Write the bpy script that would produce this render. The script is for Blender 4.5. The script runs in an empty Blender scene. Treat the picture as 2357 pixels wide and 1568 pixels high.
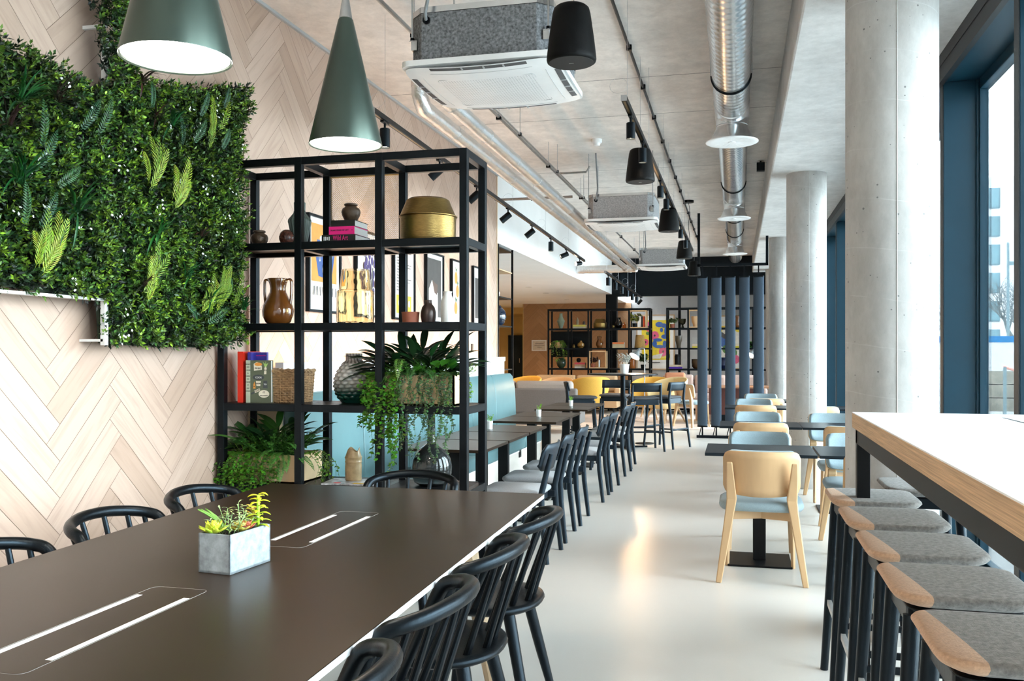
import bpy, bmesh, math, random
import numpy as np
from mathutils import Vector, Matrix, Quaternion
random.seed(7); rng = np.random.default_rng(7)
SC = bpy.context.scene; COL = SC.collection
PI = math.pi
# ------------------------------------------------------------------ camera model (2357 x 1568)
FPX, CX, HY, CAMH = 2080.0, 1178.5, 808.0, 1.39
YAW = math.radians(14.01); CC, SS = math.cos(YAW), math.sin(YAW)
def P(px, py, X=None, Y=None, Z=None):
    """real point seen at a pixel, given one of its coordinates in metres"""
    l = (px-CX)/FPX; z = -(py-HY)/FPX
    r = (l*CC-SS, l*SS+CC, z)
    t = X/r[0] if X is not None else Y/r[1] if Y is not None else (Z-CAMH)/r[2]
    return Vector((r[0]*t, r[1]*t, CAMH+r[2]*t))
# ------------------------------------------------------------------ materials
MATS = {}
def _nt(name):
    m = bpy.data.materials.new(name); m.use_nodes = True
    nt = m.node_tree; nt.nodes.clear()
    out = nt.nodes.new('ShaderNodeOutputMaterial'); b = nt.nodes.new('ShaderNodeBsdfPrincipled')
    nt.links.new(b.outputs[0], out.inputs[0]); MATS[name] = m
    return m, nt, b, out
def noise(nt, scale, detail=4, vec='Object', rough=.6, stretch=None):
    tc = nt.nodes.new('ShaderNodeTexCoord'); n = nt.nodes.new('ShaderNodeTexNoise')
    n.inputs['Scale'].default_value = scale; n.inputs['Detail'].default_value = detail; n.inputs['Roughness'].default_value = rough
    src = tc.outputs[vec]
    if stretch:
        mp = nt.nodes.new('ShaderNodeMapping'); mp.inputs['Scale'].default_value = stretch
        nt.links.new(src, mp.inputs[0]); src = mp.outputs[0]
    nt.links.new(src, n.inputs['Vector'])
    return n.outputs['Fac']
def ramp(nt, fac, stops):
    r = nt.nodes.new('ShaderNodeValToRGB'); el = r.color_ramp.elements
    while len(el) < len(stops): el.new(.5)
    for e, (p, c) in zip(el, stops): e.position = p; e.color = (*c, 1) if len(c) == 3 else c
    nt.links.new(fac, r.inputs[0]); return r.outputs[0]
def mixc(nt, fac, a, b, mode='MIX'):
    m = nt.nodes.new('ShaderNodeMix'); m.data_type = 'RGBA'; m.blend_type = mode
    for s, v in ((m.inputs[0], fac), (m.inputs[6], a), (m.inputs[7], b)):
        if isinstance(v, bpy.types.NodeSocket): nt.links.new(v, s)
        elif isinstance(v, (int, float)): s.default_value = v
        else: s.default_value = (*v, 1)
    return m.outputs[2]
def mth(nt, op, a, b=0.0, c=None):
    m = nt.nodes.new('ShaderNodeMath'); m.operation = op
    for s, v in zip(m.inputs, (a, b, c)):
        if v is None: continue
        if isinstance(v, bpy.types.NodeSocket): nt.links.new(v, s)
        else: s.default_value = v
    return m.outputs[0]
def bump(nt, b, h, strength, dist=.01):
    n = nt.nodes.new('ShaderNodeBump'); n.inputs['Strength'].default_value = strength; n.inputs['Distance'].default_value = dist
    nt.links.new(h, n.inputs['Height']); nt.links.new(n.outputs[0], b.inputs['Normal'])
def mat(name, col, rough=.5, metal=0., var=.12, sc=12, bmp=0, spec=.5, stretch=None, detail=4, trans=0, coat=0, sheen=0, bsc=None, alpha=None, ior=None):
    if name in MATS: return MATS[name]
    m, nt, b, out = _nt(name)
    f = noise(nt, sc, detail, stretch=stretch)
    lo = [max(0, c*(1-var)) for c in col]; hi = [min(1, c*(1+var)) for c in col]
    nt.links.new(ramp(nt, f, [(.3, lo), (.7, hi)]), b.inputs['Base Color'])
    b.inputs['Roughness'].default_value = rough; b.inputs['Metallic'].default_value = metal
    b.inputs['Specular IOR Level'].default_value = spec
    if trans: b.inputs['Transmission Weight'].default_value = trans
    if coat: b.inputs['Coat Weight'].default_value = coat
    if sheen: b.inputs['Sheen Weight'].default_value = sheen
    if ior: b.inputs['IOR'].default_value = ior
    if bmp: bump(nt, b, noise(nt, bsc or sc*4, 5, stretch=stretch), bmp)
    return m
def emis(name, col, strength):
    m, nt, b, out = _nt(name)
    b.inputs['Base Color'].default_value = (.8, .8, .8, 1); b.inputs['Emission Color'].default_value = (*col, 1)
    b.inputs['Emission Strength'].default_value = strength
    return m
def leafmat(name, rough=.45, trans=0):
    m, nt, b, out = _nt(name)
    a = nt.nodes.new('ShaderNodeAttribute'); a.attribute_name = 'tint'
    f = noise(nt, 60, 2)
    nt.links.new(mixc(nt, .35, a.outputs['Color'], ramp(nt, f, [(.3, (.55,.6,.5)), (.7, (1,1,1))]), 'MULTIPLY'), b.inputs['Base Color'])
    b.inputs['Roughness'].default_value = rough; b.inputs['Specular IOR Level'].default_value = .45
    return m
def glassmat(name, tint=(1,1,1), refl=1.0):
    """thin pane: clear with fresnel reflection"""
    m, nt, b, out = _nt(name); nt.nodes.remove(b)
    t = nt.nodes.new('ShaderNodeBsdfTransparent'); t.inputs[0].default_value = (*tint, 1)
    g = nt.nodes.new('ShaderNodeBsdfGlossy'); g.inputs['Roughness'].default_value = .01
    fr = nt.nodes.new('ShaderNodeFresnel'); fr.inputs[0].default_value = 1.45
    mx = nt.nodes.new('ShaderNodeMixShader')
    nt.links.new(mth(nt, 'MULTIPLY', fr.outputs[0], refl), mx.inputs[0]); nt.links.new(t.outputs[0], mx.inputs[1]); nt.links.new(g.outputs[0], mx.inputs[2])
    nt.links.new(mx.outputs[0], out.inputs[0])
    return m
# ------------------------------------------------------------------ mesh building
class MB:
    def __init__(s): s.v = []; s.f = []; s.t = []; s.uv = None; s.mi = []
    def _add(s, vs, fs, tint=None, mi=0):
        o = len(s.v); s.v += [tuple(v) for v in vs]; s.f += [tuple(i+o for i in f) for f in fs]
        s.t += [tint or (1,1,1)]*len(vs); s.mi += [mi]*len(fs); return s
    def box(s, x0, y0, z0, x1, y1, z1, M=None, tint=None, mi=0):
        vs = [Vector(c) for c in ((x0,y0,z0),(x1,y0,z0),(x1,y1,z0),(x0,y1,z0),(x0,y0,z1),(x1,y0,z1),(x1,y1,z1),(x0,y1,z1))]
        if M: vs = [M @ v for v in vs]
        return s._add(vs, [(3,2,1,0),(4,5,6,7),(0,1,5,4),(1,2,6,5),(2,3,7,6),(3,0,4,7)], tint, mi)
    def cbox(s, c, d, M=None, tint=None):
        return s.box(c[0]-d[0]/2, c[1]-d[1]/2, c[2]-d[2]/2, c[0]+d[0]/2, c[1]+d[1]/2, c[2]+d[2]/2, M, tint)
    def prism(s, poly, z0, z1, M=None, tint=None):
        n = len(poly); vs = [Vector((x,y,z0)) for x,y in poly]+[Vector((x,y,z1)) for x,y in poly]
        if M: vs = [M @ v for v in vs]
        return s._add(vs, [tuple(range(n-1,-1,-1)), tuple(range(n,2*n))]+[(i,(i+1)%n,n+(i+1)%n,n+i) for i in range(n)], tint)
    def tube(s, pts, r, seg=10, caps=True, closed=False, tint=None, flat=None):
        pts = [Vector(p) for p in pts]; n = len(pts); rs = r if isinstance(r, (list, tuple)) else [r]*n
        vs = []; fs = []; prev = None
        for i, p in enumerate(pts):
            if closed: d = pts[(i+1)%n]-pts[i-1]
            else: d = pts[min(i+1,n-1)]-pts[max(i-1,0)]
            d.normalize()
            if prev is None:
                a = Vector((0,0,1)) if abs(d.z) < .9 else Vector((1,0,0))
                u = d.cross(a).normalized()
            else:
                u = (prev-d*prev.dot(d)).normalized()
            prev = u; w = d.cross(u)
            fu, fw = flat if flat else (1, 1)
            for k in range(seg):
                a = 2*PI*k/seg; vs.append(p+(u*math.cos(a)*fu+w*math.sin(a)*fw)*rs[i])
        m = n if closed else n-1
        for i in range(m):
            a, b = i*seg, ((i+1)%n)*seg
            for k in range(seg): fs.append((a+k, a+(k+1)%seg, b+(k+1)%seg, b+k))
        if caps and not closed: fs += [tuple(range(seg-1,-1,-1)), tuple(range((n-1)*seg, n*seg))]
        return s._add(vs, fs, tint)
    def lathe(s, prof, c=(0,0,0), seg=28, M=None, tint=None, ell=(1,1), caps=True):
        vs = []; fs = []
        for r, z in prof:
            for k in range(seg):
                a = 2*PI*k/seg; v = Vector((c[0]+max(r,1e-4)*math.cos(a)*ell[0], c[1]+max(r,1e-4)*math.sin(a)*ell[1], c[2]+z)); vs.append(M @ v if M else v)
        for i in range(len(prof)-1):
            for k in range(seg): fs.append((i*seg+k, i*seg+(k+1)%seg, (i+1)*seg+(k+1)%seg, (i+1)*seg+k))
        n = len(prof)
        if caps: fs.append(tuple(range(seg-1,-1,-1))); fs.append(tuple(range((n-1)*seg, n*seg)))
        return s._add(vs, fs, tint)
    def leaf(s, p, d, up, L, W, curl=.3, n=2, tint=None, fold=.15):
        """blade of n segments bending towards -up, slightly folded along the midrib"""
        d = Vector(d).normalized(); up = Vector(up); side = d.cross(up)
        if side.length < 1e-4: side = d.cross(Vector((1,.3,.2)))
        side.normalize(); up = side.cross(d); vs = [Vector(p)]; fs = []; q = Vector(p); dd = d.copy()
        for i in range(1, n+1):
            q = q+dd*(L/(n+1)); t = i/(n+1); w = W*math.sin(PI*min(1,t*.95+.08))*.5+W*.05
            vs += [q-side*w+up*w*fold, q, q+side*w+up*w*fold]
            dd = (dd-up*curl/n).normalized(); up = side.cross(dd)
        vs.append(q+dd*(L/(n+1)))
        fs += [(0,1,2),(0,2,3)]
        for i in range(n-1):
            a = 1+3*i; fs += [(a,a+3,a+4,a+1),(a+1,a+4,a+5,a+2)]
        a = 1+3*(n-1); e = len(vs)-1; fs += [(a,e,a+1),(a+1,e,a+2)]
        return s._add(vs, fs, tint)
    def build(s, name, m, parent=None, bev=0, smooth=False, sub=0, ang=35, seg=2, loc=None, attr=False, rot=None, thick=0):
        me = bpy.data.meshes.new(name); me.from_pydata(s.v, [], s.f)
        ms = m if isinstance(m, (list, tuple)) else [m]
        for q in ms: me.materials.append(q)
        if len(ms) > 1: me.polygons.foreach_set('material_index', s.mi)
        if attr:
            a = me.color_attributes.new('tint', 'FLOAT_COLOR', 'POINT')
            c = np.ones((len(s.v), 4), dtype=np.float32); c[:, :3] = np.array(s.t, dtype=np.float32)
            a.data.foreach_set('color', c.ravel())
        if smooth:
            me.polygons.foreach_set('use_smooth', [True]*len(me.polygons))
            if ang and not sub: me.set_sharp_from_angle(angle=math.radians(ang))
        me.update()
        return link(name, me, parent, bev, sub, seg, loc, rot, thick)
def link(name, me, parent=None, bev=0, sub=0, seg=2, loc=None, rot=None, thick=0):
    o = bpy.data.objects.new(name, me); COL.objects.link(o)
    if parent: o.parent = parent
    if loc is not None: o.location = loc
    if rot is not None: o.rotation_euler = rot
    if thick:
        q = o.modifiers.new('solid', 'SOLIDIFY'); q.thickness = thick; q.offset = 0
    if bev:
        q = o.modifiers.new('bevel', 'BEVEL'); q.width = bev; q.segments = seg; q.limit_method = 'ANGLE'; q.angle_limit = math.radians(40)
    if sub:
        q = o.modifiers.new('sub', 'SUBSURF'); q.levels = q.render_levels = sub
    return o
def thing(name, label, cat, loc=(0,0,0), rotz=0, group=None):
    o = bpy.data.objects.new(name, None); COL.objects.link(o); o.empty_display_size = .1
    o.location = loc; o.rotation_euler = (0,0,rotz); return tag(o, label, cat, group)
def tag(o, label, cat, group=None, kind=None):
    o['label'] = label; o['category'] = cat
    if group: o['group'] = group
    if kind: o['kind'] = kind
    return o
def struct(o, label=None):
    o['kind'] = 'structure'
    if label: o['label'] = label
    return o
def dup(root, loc, rotz=None, label=None, group=None):
    r = root.copy(); COL.objects.link(r); r.location = loc
    if rotz is not None: r.rotation_euler = (0,0,rotz)
    if label: r['label'] = label
    if group: r['group'] = group
    for ch in list(root.children):
        c = ch.copy(); COL.objects.link(c); c.parent = r
        for g in list(ch.children):
            d = g.copy(); COL.objects.link(d); d.parent = c
    return r
def spline(pts, n=6):
    pts = [Vector(p) for p in pts]; q = [pts[0]*2-pts[1]]+pts+[pts[-1]*2-pts[-2]]; out = []
    for i in range(1, len(q)-2):
        a, b, c, d = q[i-1:i+3]
        for k in range(n):
            t = k/n; out.append(.5*((2*b)+(c-a)*t+(2*a-5*b+4*c-d)*t*t+(3*b-a-3*c+d)*t**3))
    out.append(pts[-1]); return out
def rrect(w, d, r, n=5, cx=0, cy=0):
    out = []
    for sx, sy, a0 in ((1,1,0),(-1,1,90),(-1,-1,180),(1,-1,270)):
        for k in range(n+1):
            a = math.radians(a0+90*k/n); out.append((cx+sx*(w/2-r)+r*math.cos(a), cy+sy*(d/2-r)+r*math.sin(a)))
    return out
def text(s, size, m, parent, loc, rot, name='lettering', align='LEFT', ext=.0006, xs=1.0):
    c = bpy.data.curves.new(name, 'FONT'); c.body = s; c.size = size; c.extrude = ext; c.align_x = align; c.align_y = 'CENTER'
    tmp = bpy.data.objects.new(name, c); COL.objects.link(tmp)
    dg = bpy.context.evaluated_depsgraph_get(); me = bpy.data.meshes.new_from_object(tmp.evaluated_get(dg))
    bpy.data.objects.remove(tmp); bpy.data.curves.remove(c)
    me.materials.clear(); me.materials.append(m)
    o = link(name, me, parent, loc=loc, rot=rot); o.scale = (xs,1,1); return o
def pad(w, d, h, r, crown=.012, n=6):
    """upholstered pad: rounded outline, domed top, curled edges"""
    mb = MB(); rings = [(-.015,0),(-.003,h*.25),(0,h*.5),(-.004,h*.8),(-.02,h),(-w*.22,h+crown*.7)]
    o = [rrect(w+2*q, d+2*q, max(.01, r+q), n) for q, _ in rings]; m = len(o[0]); vs = []; fs = []
    for ring, (_, z) in zip(o, rings): vs += [(x,y,z) for x,y in ring]
    for i in range(len(rings)-1):
        for k in range(m): fs.append((i*m+k, i*m+(k+1)%m, (i+1)*m+(k+1)%m, (i+1)*m+k))
    c = len(vs); vs.append((0,0,h+crown)); a = (len(rings)-1)*m
    fs += [(a+k, a+(k+1)%m, c) for k in range(m)]; fs.append(tuple(range(m-1,-1,-1)))
    mb._add(vs, fs); return mb
ORD = ['nearest','second','third','fourth','fifth','sixth','seventh','eighth','ninth','tenth']
# ------------------------------------------------------------------ shared materials
BLK = mat('black_steel', (.0025,.0025,.0028), .38, 0, .2, 30, spec=.26)
BLKP = mat('black_powder_coat', (.004,.0043,.005), .45, 0, .2, 60, spec=.2)
BLKW = mat('black_stained_ash', (.0025,.0027,.0032), .33, 0, .3, 18, bmp=.10, stretch=(1,1,.15), bsc=160, spec=.32)
NAVYW = mat('dark_blue_grey_lacquer', (.010,.0145,.020), .42, 0, .12, 25, spec=.35)
WHT = mat('white_plastic', (.90,.90,.90), .35, 0, .03, 8)
WHTP = mat('white_paint', (.80,.80,.80), .75, 0, .03, 2)
GALV = mat('galvanised_duct', (.70,.71,.72), .24, 1, .12, 6, bmp=.03)
FOIL = mat('foil_insulation', (.86,.86,.86), .24, 1, .08, 9, bmp=.5, bsc=55)
CHROME = mat('zinc_rod', (.55,.56,.57), .3, 1, .1, 20)
OAKF = mat('beech_wood', (.56,.36,.19), .45, 0, .14, 5, stretch=(1,1,.12), bmp=.03, bsc=60)
OAKP = mat('pale_oak', (.60,.43,.27), .5, 0, .16, 6, stretch=(.15,1,1), bmp=.04)
BRASS = mat('brushed_brass', (.27,.175,.06), .30, 1, .18, 40, bmp=.25, stretch=(1,1,8), bsc=30)
GOLDMESH = mat('brass_mesh', (.75,.47,.17), .4, .6, .1, 30)
BRONZE = mat('aged_bronze', (.075,.045,.026), .42, .35, .35, 25, bmp=.35, bsc=40)
GREYFAB = mat('grey_wool', (.31,.315,.325), .95, 0, .22, 260, bmp=.35, bsc=300, sheen=.15, spec=.1)
BLUEFAB = mat('blue_grey_wool', (.27,.345,.375), .95, 0, .12, 260, bmp=.25, bsc=320, sheen=.15, spec=.1)
FELT = mat('grey_felt', (.17,.16,.15), .98, 0, .45, 70, bmp=.3, bsc=260, sheen=.2, spec=.05, detail=8)
FELTTAN = mat('tan_felt', (.53,.34,.225), .98, 0, .15, 130, bmp=.4, bsc=220, sheen=.2, spec=.05)
TEAL = mat('teal_leather', (.092,.185,.20), .42, 0, .07, 4, bmp=.05, bsc=200, spec=.4)
TOPBR = mat('dark_brown_laminate', (.020,.011,.0055), .34, 0, .06, 3, spec=.30)
TOPBK = mat('charcoal_laminate', (.010,.0125,.016), .34, 0, .08, 4, spec=.35)
LAMIN = mat('white_laminate', (.86,.84,.82), .38, 0, .02, 4)
FIN = mat('petrol_blue_aluminium', (.004,.030,.050), .42, .0, .08, 3, spec=.3)
FINB = mat('backlit_aluminium', (.012,.012,.013), .45, 0, .1, 5, spec=.3)  # darker copy of the fin metal, backlit shade put into its colour
SLATF = mat('navy_slat_fabric', (.055,.08,.112), .75, 0, .1, 120, bmp=.1, bsc=250, spec=.2)
FELTB = mat('grey_insulation_felt', (.20,.205,.215), .95, 0, .6, 75, detail=10, bmp=.2, spec=.1)
FELTL = mat('pale_insulation_felt', (.42,.42,.43), .95, 0, .3, 75, detail=8, spec=.1)
SOIL = mat('dark_soil', (.02,.014,.01), .95, 0, .4, 60, bmp=.5)
WHITEPOT = mat('white_ceramic', (.85,.84,.82), .3, 0, .03, 10)
BEIGEBOX = mat('beige_planter_board', (.66,.48,.28), .55, 0, .06, 6, stretch=(.2,1,1))
SPK = mat('black_speaker_plastic', (.0018,.0018,.002), .55, 0, .2, 80, bmp=.04, spec=.15)
GLASS = glassmat('clear_window_glass', (.90,.97,.99), .9)
WARM = (1.0, .62, .33)
LAMPW = emis('lamp_diffuser', (1, .93, .82), 9)
SPOTE = emis('spot_lens', (1, .78, .52), 14)
LEDE = emis('led_strip', (1, .58, .26), 3)
LEAF = leafmat('leaf_green')
LEAFG = leafmat('leaf_glossy', .3)
FLOWER = mat('white_petal', (.85,.86,.82), .6, 0, .05, 10)
def M_lit(name, c, r=.5, **k): return mat(name, c, r, **k)
for m_ in (BLKW, NAVYW, TOPBK, BLK): m_.node_tree.nodes['Principled BSDF'].inputs['Specular Tint'].default_value = (.62,.82,1,1)
# concrete -----------------------------------------------------------
def concrete(name, col, rough, joints=None, pits=True, seam=False, streak=(1,1,1), var=.10, lines=False):
    m, nt, b, out = _nt(name)
    f1 = noise(nt, 1.6, 8, stretch=streak, rough=.7); f2 = noise(nt, 8, 8, stretch=streak, rough=.75)
    c = ramp(nt, f1, [(.36, [q*(1-var) for q in col]), (.64, [min(1,q*(1+var)) for q in col])])
    c = mixc(nt, .45, c, ramp(nt, f2, [(.34, (.68,.67,.66)), (.64, (1.12,1.12,1.12))]), 'MULTIPLY')
    if pits:
        tc = nt.nodes.new('ShaderNodeTexCoord'); v = nt.nodes.new('ShaderNodeTexVoronoi'); v.inputs['Scale'].default_value = 34
        nt.links.new(tc.outputs['Object'], v.inputs['Vector'])
        sepc = nt.nodes.new('ShaderNodeSeparateColor'); nt.links.new(v.outputs['Color'], sepc.inputs[0])
        rad = mth(nt, 'MULTIPLY', mth(nt,'POWER',sepc.outputs[0],3.0), .20)
        pit = mth(nt, 'MULTIPLY', mth(nt, 'LESS_THAN', v.outputs['Distance'], rad), mth(nt, 'GREATER_THAN', sepc.outputs[1], .15))
        c = mixc(nt, mth(nt, 'MULTIPLY', pit, .75), c, (.10,.10,.10))
    if lines:
        tc = nt.nodes.new('ShaderNodeTexCoord'); sp = nt.nodes.new('ShaderNodeSeparateXYZ'); nt.links.new(tc.outputs['Object'], sp.inputs[0])
        zz = mth(nt, 'ADD', sp.outputs[2], mth(nt, 'ADD', mth(nt, 'MULTIPLY', sp.outputs[0], .16), mth(nt, 'MULTIPLY', noise(nt, 3, 4), .035))); ln_ = mth(nt, 'MULTIPLY', mth(nt, 'LESS_THAN', mth(nt, 'MODULO', zz, .235), .005), ramp(nt, noise(nt, 5, 3), [(.4,(0,0,0)),(.6,(1,1,1))]))
        c = mixc(nt, mth(nt, 'MULTIPLY', ln_, .22), c, (.80,.80,.79))
    if joints:
        tc = nt.nodes.new('ShaderNodeTexCoord'); sp = nt.nodes.new('ShaderNodeSeparateXYZ'); nt.links.new(tc.outputs['Object'], sp.inputs[0])
        w = mth(nt, 'ADD', sp.outputs[1], mth(nt, 'MULTIPLY', noise(nt, 20, 3), .012)); tot = None
        for off, per, wid in joints:
            g = mth(nt, 'LESS_THAN', mth(nt, 'MODULO', mth(nt, 'ADD', w, 40*per-off), per), wid)
            tot = g if tot is None else mth(nt, 'MAXIMUM', tot, g)
        c = mixc(nt, mth(nt, 'MULTIPLY', tot, .75), c, (.09,.085,.08))
    nt.links.new(c, b.inputs['Base Color']); b.inputs['Roughness'].default_value = rough
    bump(nt, b, f2, .08)
    return m
CEILM = concrete('ceiling_concrete', (.76,.705,.66), .85, [(7.3,3.65,.012),(8.45,3.65,.012)], pits=False)
BEAMM = concrete('beam_concrete', (.70,.69,.68), .85, pits=False)
COLM = concrete('column_concrete', (.52,.505,.485), .7, pits=True, streak=(1,1,.5), var=.16, lines=True)
# polished floor
m, nt, b, out = _nt('polished_concrete_floor'); FLOORM = m
f1 = noise(nt, .7, 1); f2 = noise(nt, 3, 2); f3 = noise(nt, 150, 2)
c = ramp(nt, f1, [(0, (.61,.575,.53)), (1, (.75,.715,.67))])
c = mixc(nt, .3, c, ramp(nt, f2, [(0, (.90,.90,.90)), (1, (1.06,1.06,1.06))]), 'MULTIPLY')
c = mixc(nt, .12, c, ramp(nt, f3, [(.35, (.88,.87,.86)), (.6, (1.02,1.02,1.02))]), 'MULTIPLY')
nt.links.new(c, b.inputs['Base Color']); b.inputs['Roughness'].default_value = .31
b.inputs['Specular IOR Level'].default_value = .6
# oak planks
def oakmat(name, lo, mid, hi):
    m, nt, b, out = _nt(name)
    a = nt.nodes.new('ShaderNodeAttribute'); a.attribute_name = 'tint'
    g = nt.nodes.new('ShaderNodeAttribute'); g.attribute_name = 'grain'
    mp = nt.nodes.new('ShaderNodeMapping'); mp.inputs['Scale'].default_value = (2.2, 26, 1); nt.links.new(g.outputs['Vector'], mp.inputs[0])
    n = nt.nodes.new('ShaderNodeTexNoise'); n.inputs['Scale'].default_value = 1; n.inputs['Detail'].default_value = 6; n.inputs['Distortion'].default_value = 1.2
    nt.links.new(mp.outputs[0], n.inputs['Vector'])
    sp = nt.nodes.new('ShaderNodeSeparateColor'); nt.links.new(a.outputs['Color'], sp.inputs[0])
    c = ramp(nt, sp.outputs[0], [(0, lo), (.5, mid), (1, hi)])
    c = mixc(nt, .55, c, ramp(nt, n.outputs['Fac'], [(.30, (.76,.72,.69)), (.52, (1,1,1)), (.8, (1.05,1.04,1.03))]), 'MULTIPLY')
    nt.links.new(c, b.inputs['Base Color']); b.inputs['Roughness'].default_value = .5
    bump(nt, b, n.outputs['Fac'], .05)
    return m
OAKW = oakmat('limed_oak_planks', (.43,.30,.23), (.50,.36,.285), (.535,.395,.32))
OAKWB = oakmat('honey_oak_planks', (.33,.18,.085), (.37,.205,.10), (.41,.235,.12))
OAKBACK = mat('oak_groove', (.16,.11,.08), .8)
def clip(poly, x0, x1, y0, y1):
    for ax, lim, sg in ((0,x0,1),(0,x1,-1),(1,y0,1),(1,y1,-1)):
        out = []
        for i, p in enumerate(poly):
            q = poly[i-1]; a = (q[ax]-lim)*sg; bb = (p[ax]-lim)*sg
            if (a < 0) != (bb < 0):
                t = a/(a-bb); out.append((q[0]+(p[0]-q[0])*t, q[1]+(p[1]-q[1])*t))
            if bb >= 0: out.append(p)
        poly = out
        if not poly: return []
    return poly
def herringbone(name, fn, x0, x1, z0, z1, W, n, hx, hz, m, parent=None, flip=1):
    """planks W wide and n*W long laid in a herringbone, clipped to the rectangle; fn maps (h, z) to a point"""
    vs = []; fs = []; tint = []; gr = []; g = .0011; r2 = math.sqrt(.5)
    def rot(u, v): return (hx+flip*(u-v)*r2, hz+(u+v)*r2)
    span = int((abs(x1-x0)+abs(z1-z0)+4)/W)+4*n
    for bnd in range(-span//(2*n), span//(2*n)+1):
        for k in range(-span, span):
            for (u0, v0, lu, lv) in ((k,k,n,1),(k+n,k+1-n,1,n)):
                u0 += 2*n*bnd
                c = rot((u0+lu/2)*W, (v0+lv/2)*W)
                if not (x0-n*W < c[0] < x1+n*W and z0-n*W < c[1] < z1+n*W): continue
                a, bq, cc, d = u0*W+g, (u0+lu)*W-g, v0*W+g, (v0+lv)*W-g
                poly = clip([rot(a,cc), rot(bq,cc), rot(bq,d), rot(a,d)], x0, x1, z0, z1)
                if len(poly) < 3: continue
                o = len(vs); t = rng.random(); ro = rng.random(3)*40
                for (h, z) in poly:
                    vs.append(fn(h, z)); tint.append((t,t,t,1))
                    uu, vv = (flip*(h-hx)+(z-hz))*r2, ((z-hz)-flip*(h-hx))*r2
                    al, ac = (uu, vv) if lu > lv else (vv, uu)
                    gr.append((al+ro[0], ac+ro[1], ro[2]))
                fs.append(tuple(range(o, o+len(poly))))
    me = bpy.data.meshes.new(name); me.from_pydata(vs, [], fs); me.materials.append(m)
    a = me.color_attributes.new('tint', 'FLOAT_COLOR', 'POINT'); a.data.foreach_set('color', np.array(tint, dtype=np.float32).ravel())
    a = me.attributes.new('grain', 'FLOAT_VECTOR', 'POINT'); a.data.foreach_set('vector', np.array(gr, dtype=np.float32).ravel())
    return link(name, me, parent)
# ------------------------------------------------------------------ shell
WX, CEIL, SOF, LOWC = -2.917, 3.59, 3.20, 2.745
struct(MB().box(-11,-5,-.12,1.5,29,0).build('floor', FLOORM))
struct(MB().box(WX,-5,CEIL,1.5,21.6,CEIL+.2).build('ceiling', CEILM))
struct(MB().box(.33,-5,SOF,1.5,21.6,CEIL).build('beam', BEAMM, bev=.015))
wl = struct(MB().box(WX-.16,-5,0,WX-.003,10.9,CEIL).build('wall_left', OAKBACK))
herringbone('planks', lambda h, z: (WX, h, z), -5, 10.9, 0, CEIL, .116, 5, 3.363+.5*.116*math.sqrt(.5)-.41*2*5, .9, OAKW, wl)
MB().box(WX-.165,10.9,0,WX+.004,10.93,CEIL).build('end_trim', OAKP, wl)
struct(MB().box(WX-.003,-5,CEIL-.022,WX+.02,10.9,CEIL).build('trim_1', mat('grey_metal_trim', (.42,.45,.47), .4, .3, .05, 4)))
struct(MB().box(-3.1,-5.15,0,1.5,-5,CEIL).build('wall_back', WHTP))
struct(MB().box(WX-.12,10.93,LOWC,WX,21.6,CEIL+.1).build('wall_bulkhead', WHTP))
struct(MB().box(-11,10.93,LOWC,WX-.12,28.9,LOWC+.15).build('ceiling_lounge', WHTP))
YEL = mat('ochre_wall_paint', (.55,.40,.17), .8, 0, .05, 1)
struct(MB().box(-11,10.75,0,WX-.165,10.93,LOWC).build('wall_lounge_front', WHTP))
struct(MB().box(-11.1,10.93,0,-11,29,LOWC).build('wall_lounge_left', YEL))
struct(MB().box(-11,28.8,0,-6.0,28.95,LOWC).build('wall_lounge_far', YEL))
struct(MB().box(-11,27.4,2.55,-6.0,28.8,LOWC).build('trim_2', YEL))
wb = struct(MB().box(-6.0,25.41,0,-2.9,25.6,LOWC).build('wall_lounge_back', OAKBACK))
herringbone('planks', lambda h, z: (h, 25.405, z), -6.0, -2.9, 0, LOWC, .15, 5, -5, .4, OAKWB, wb)
MB().box(-6.02,25.4,0,-6.0,28.8,LOWC).build('wall_return', YEL, wb)
# glazed partition at the end of the hall
gp = struct(MB().box(-3.06,21.55,0,-2.80,21.75,CEIL).build('wall_glazed_end', BLK))
MB().box(-2.80,21.55,2.69,1.5,21.75,CEIL).build('fascia_panel', BLK, gp)
for x in (-1.325, .15): MB().box(x-.03,21.58,0,x+.03,21.68,2.69).build('mullion', BLK, gp)
MB().box(-2.8,21.62,.0,1.5,21.632,2.69).build('glass_pane', glassmat('partition_glass', (.93,.95,.95), .7), gp)
GREYW = mat('pale_grey_wall', (.42,.42,.43), .8, 0, .04, 1)
struct(MB().box(-2.9,25.5,0,1.9,25.6,3.1).build('wall_far_room', GREYW))
struct(MB().box(-2.9,21.75,2.95,1.9,25.6,3.1).build('ceiling_far_room', WHTP))
struct(MB().box(1.5,21.75,0,1.6,25.6,3.1).build('wall_far_room_right', GREYW))
# black door in the ochre wall
d0, d1 = P(1170,800,Y=28.75), P(1204,772,Y=28.75)
dr = struct(MB().box(d0.x,28.72,0,d1.x,28.8,d1.z).build('door_1', BLK))
MB().tube([(d1.x-.1,28.66,1.0),(d1.x-.1,28.66,1.15)], .012, 6).build('door_handle', CHROME, dr, smooth=True)
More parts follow.
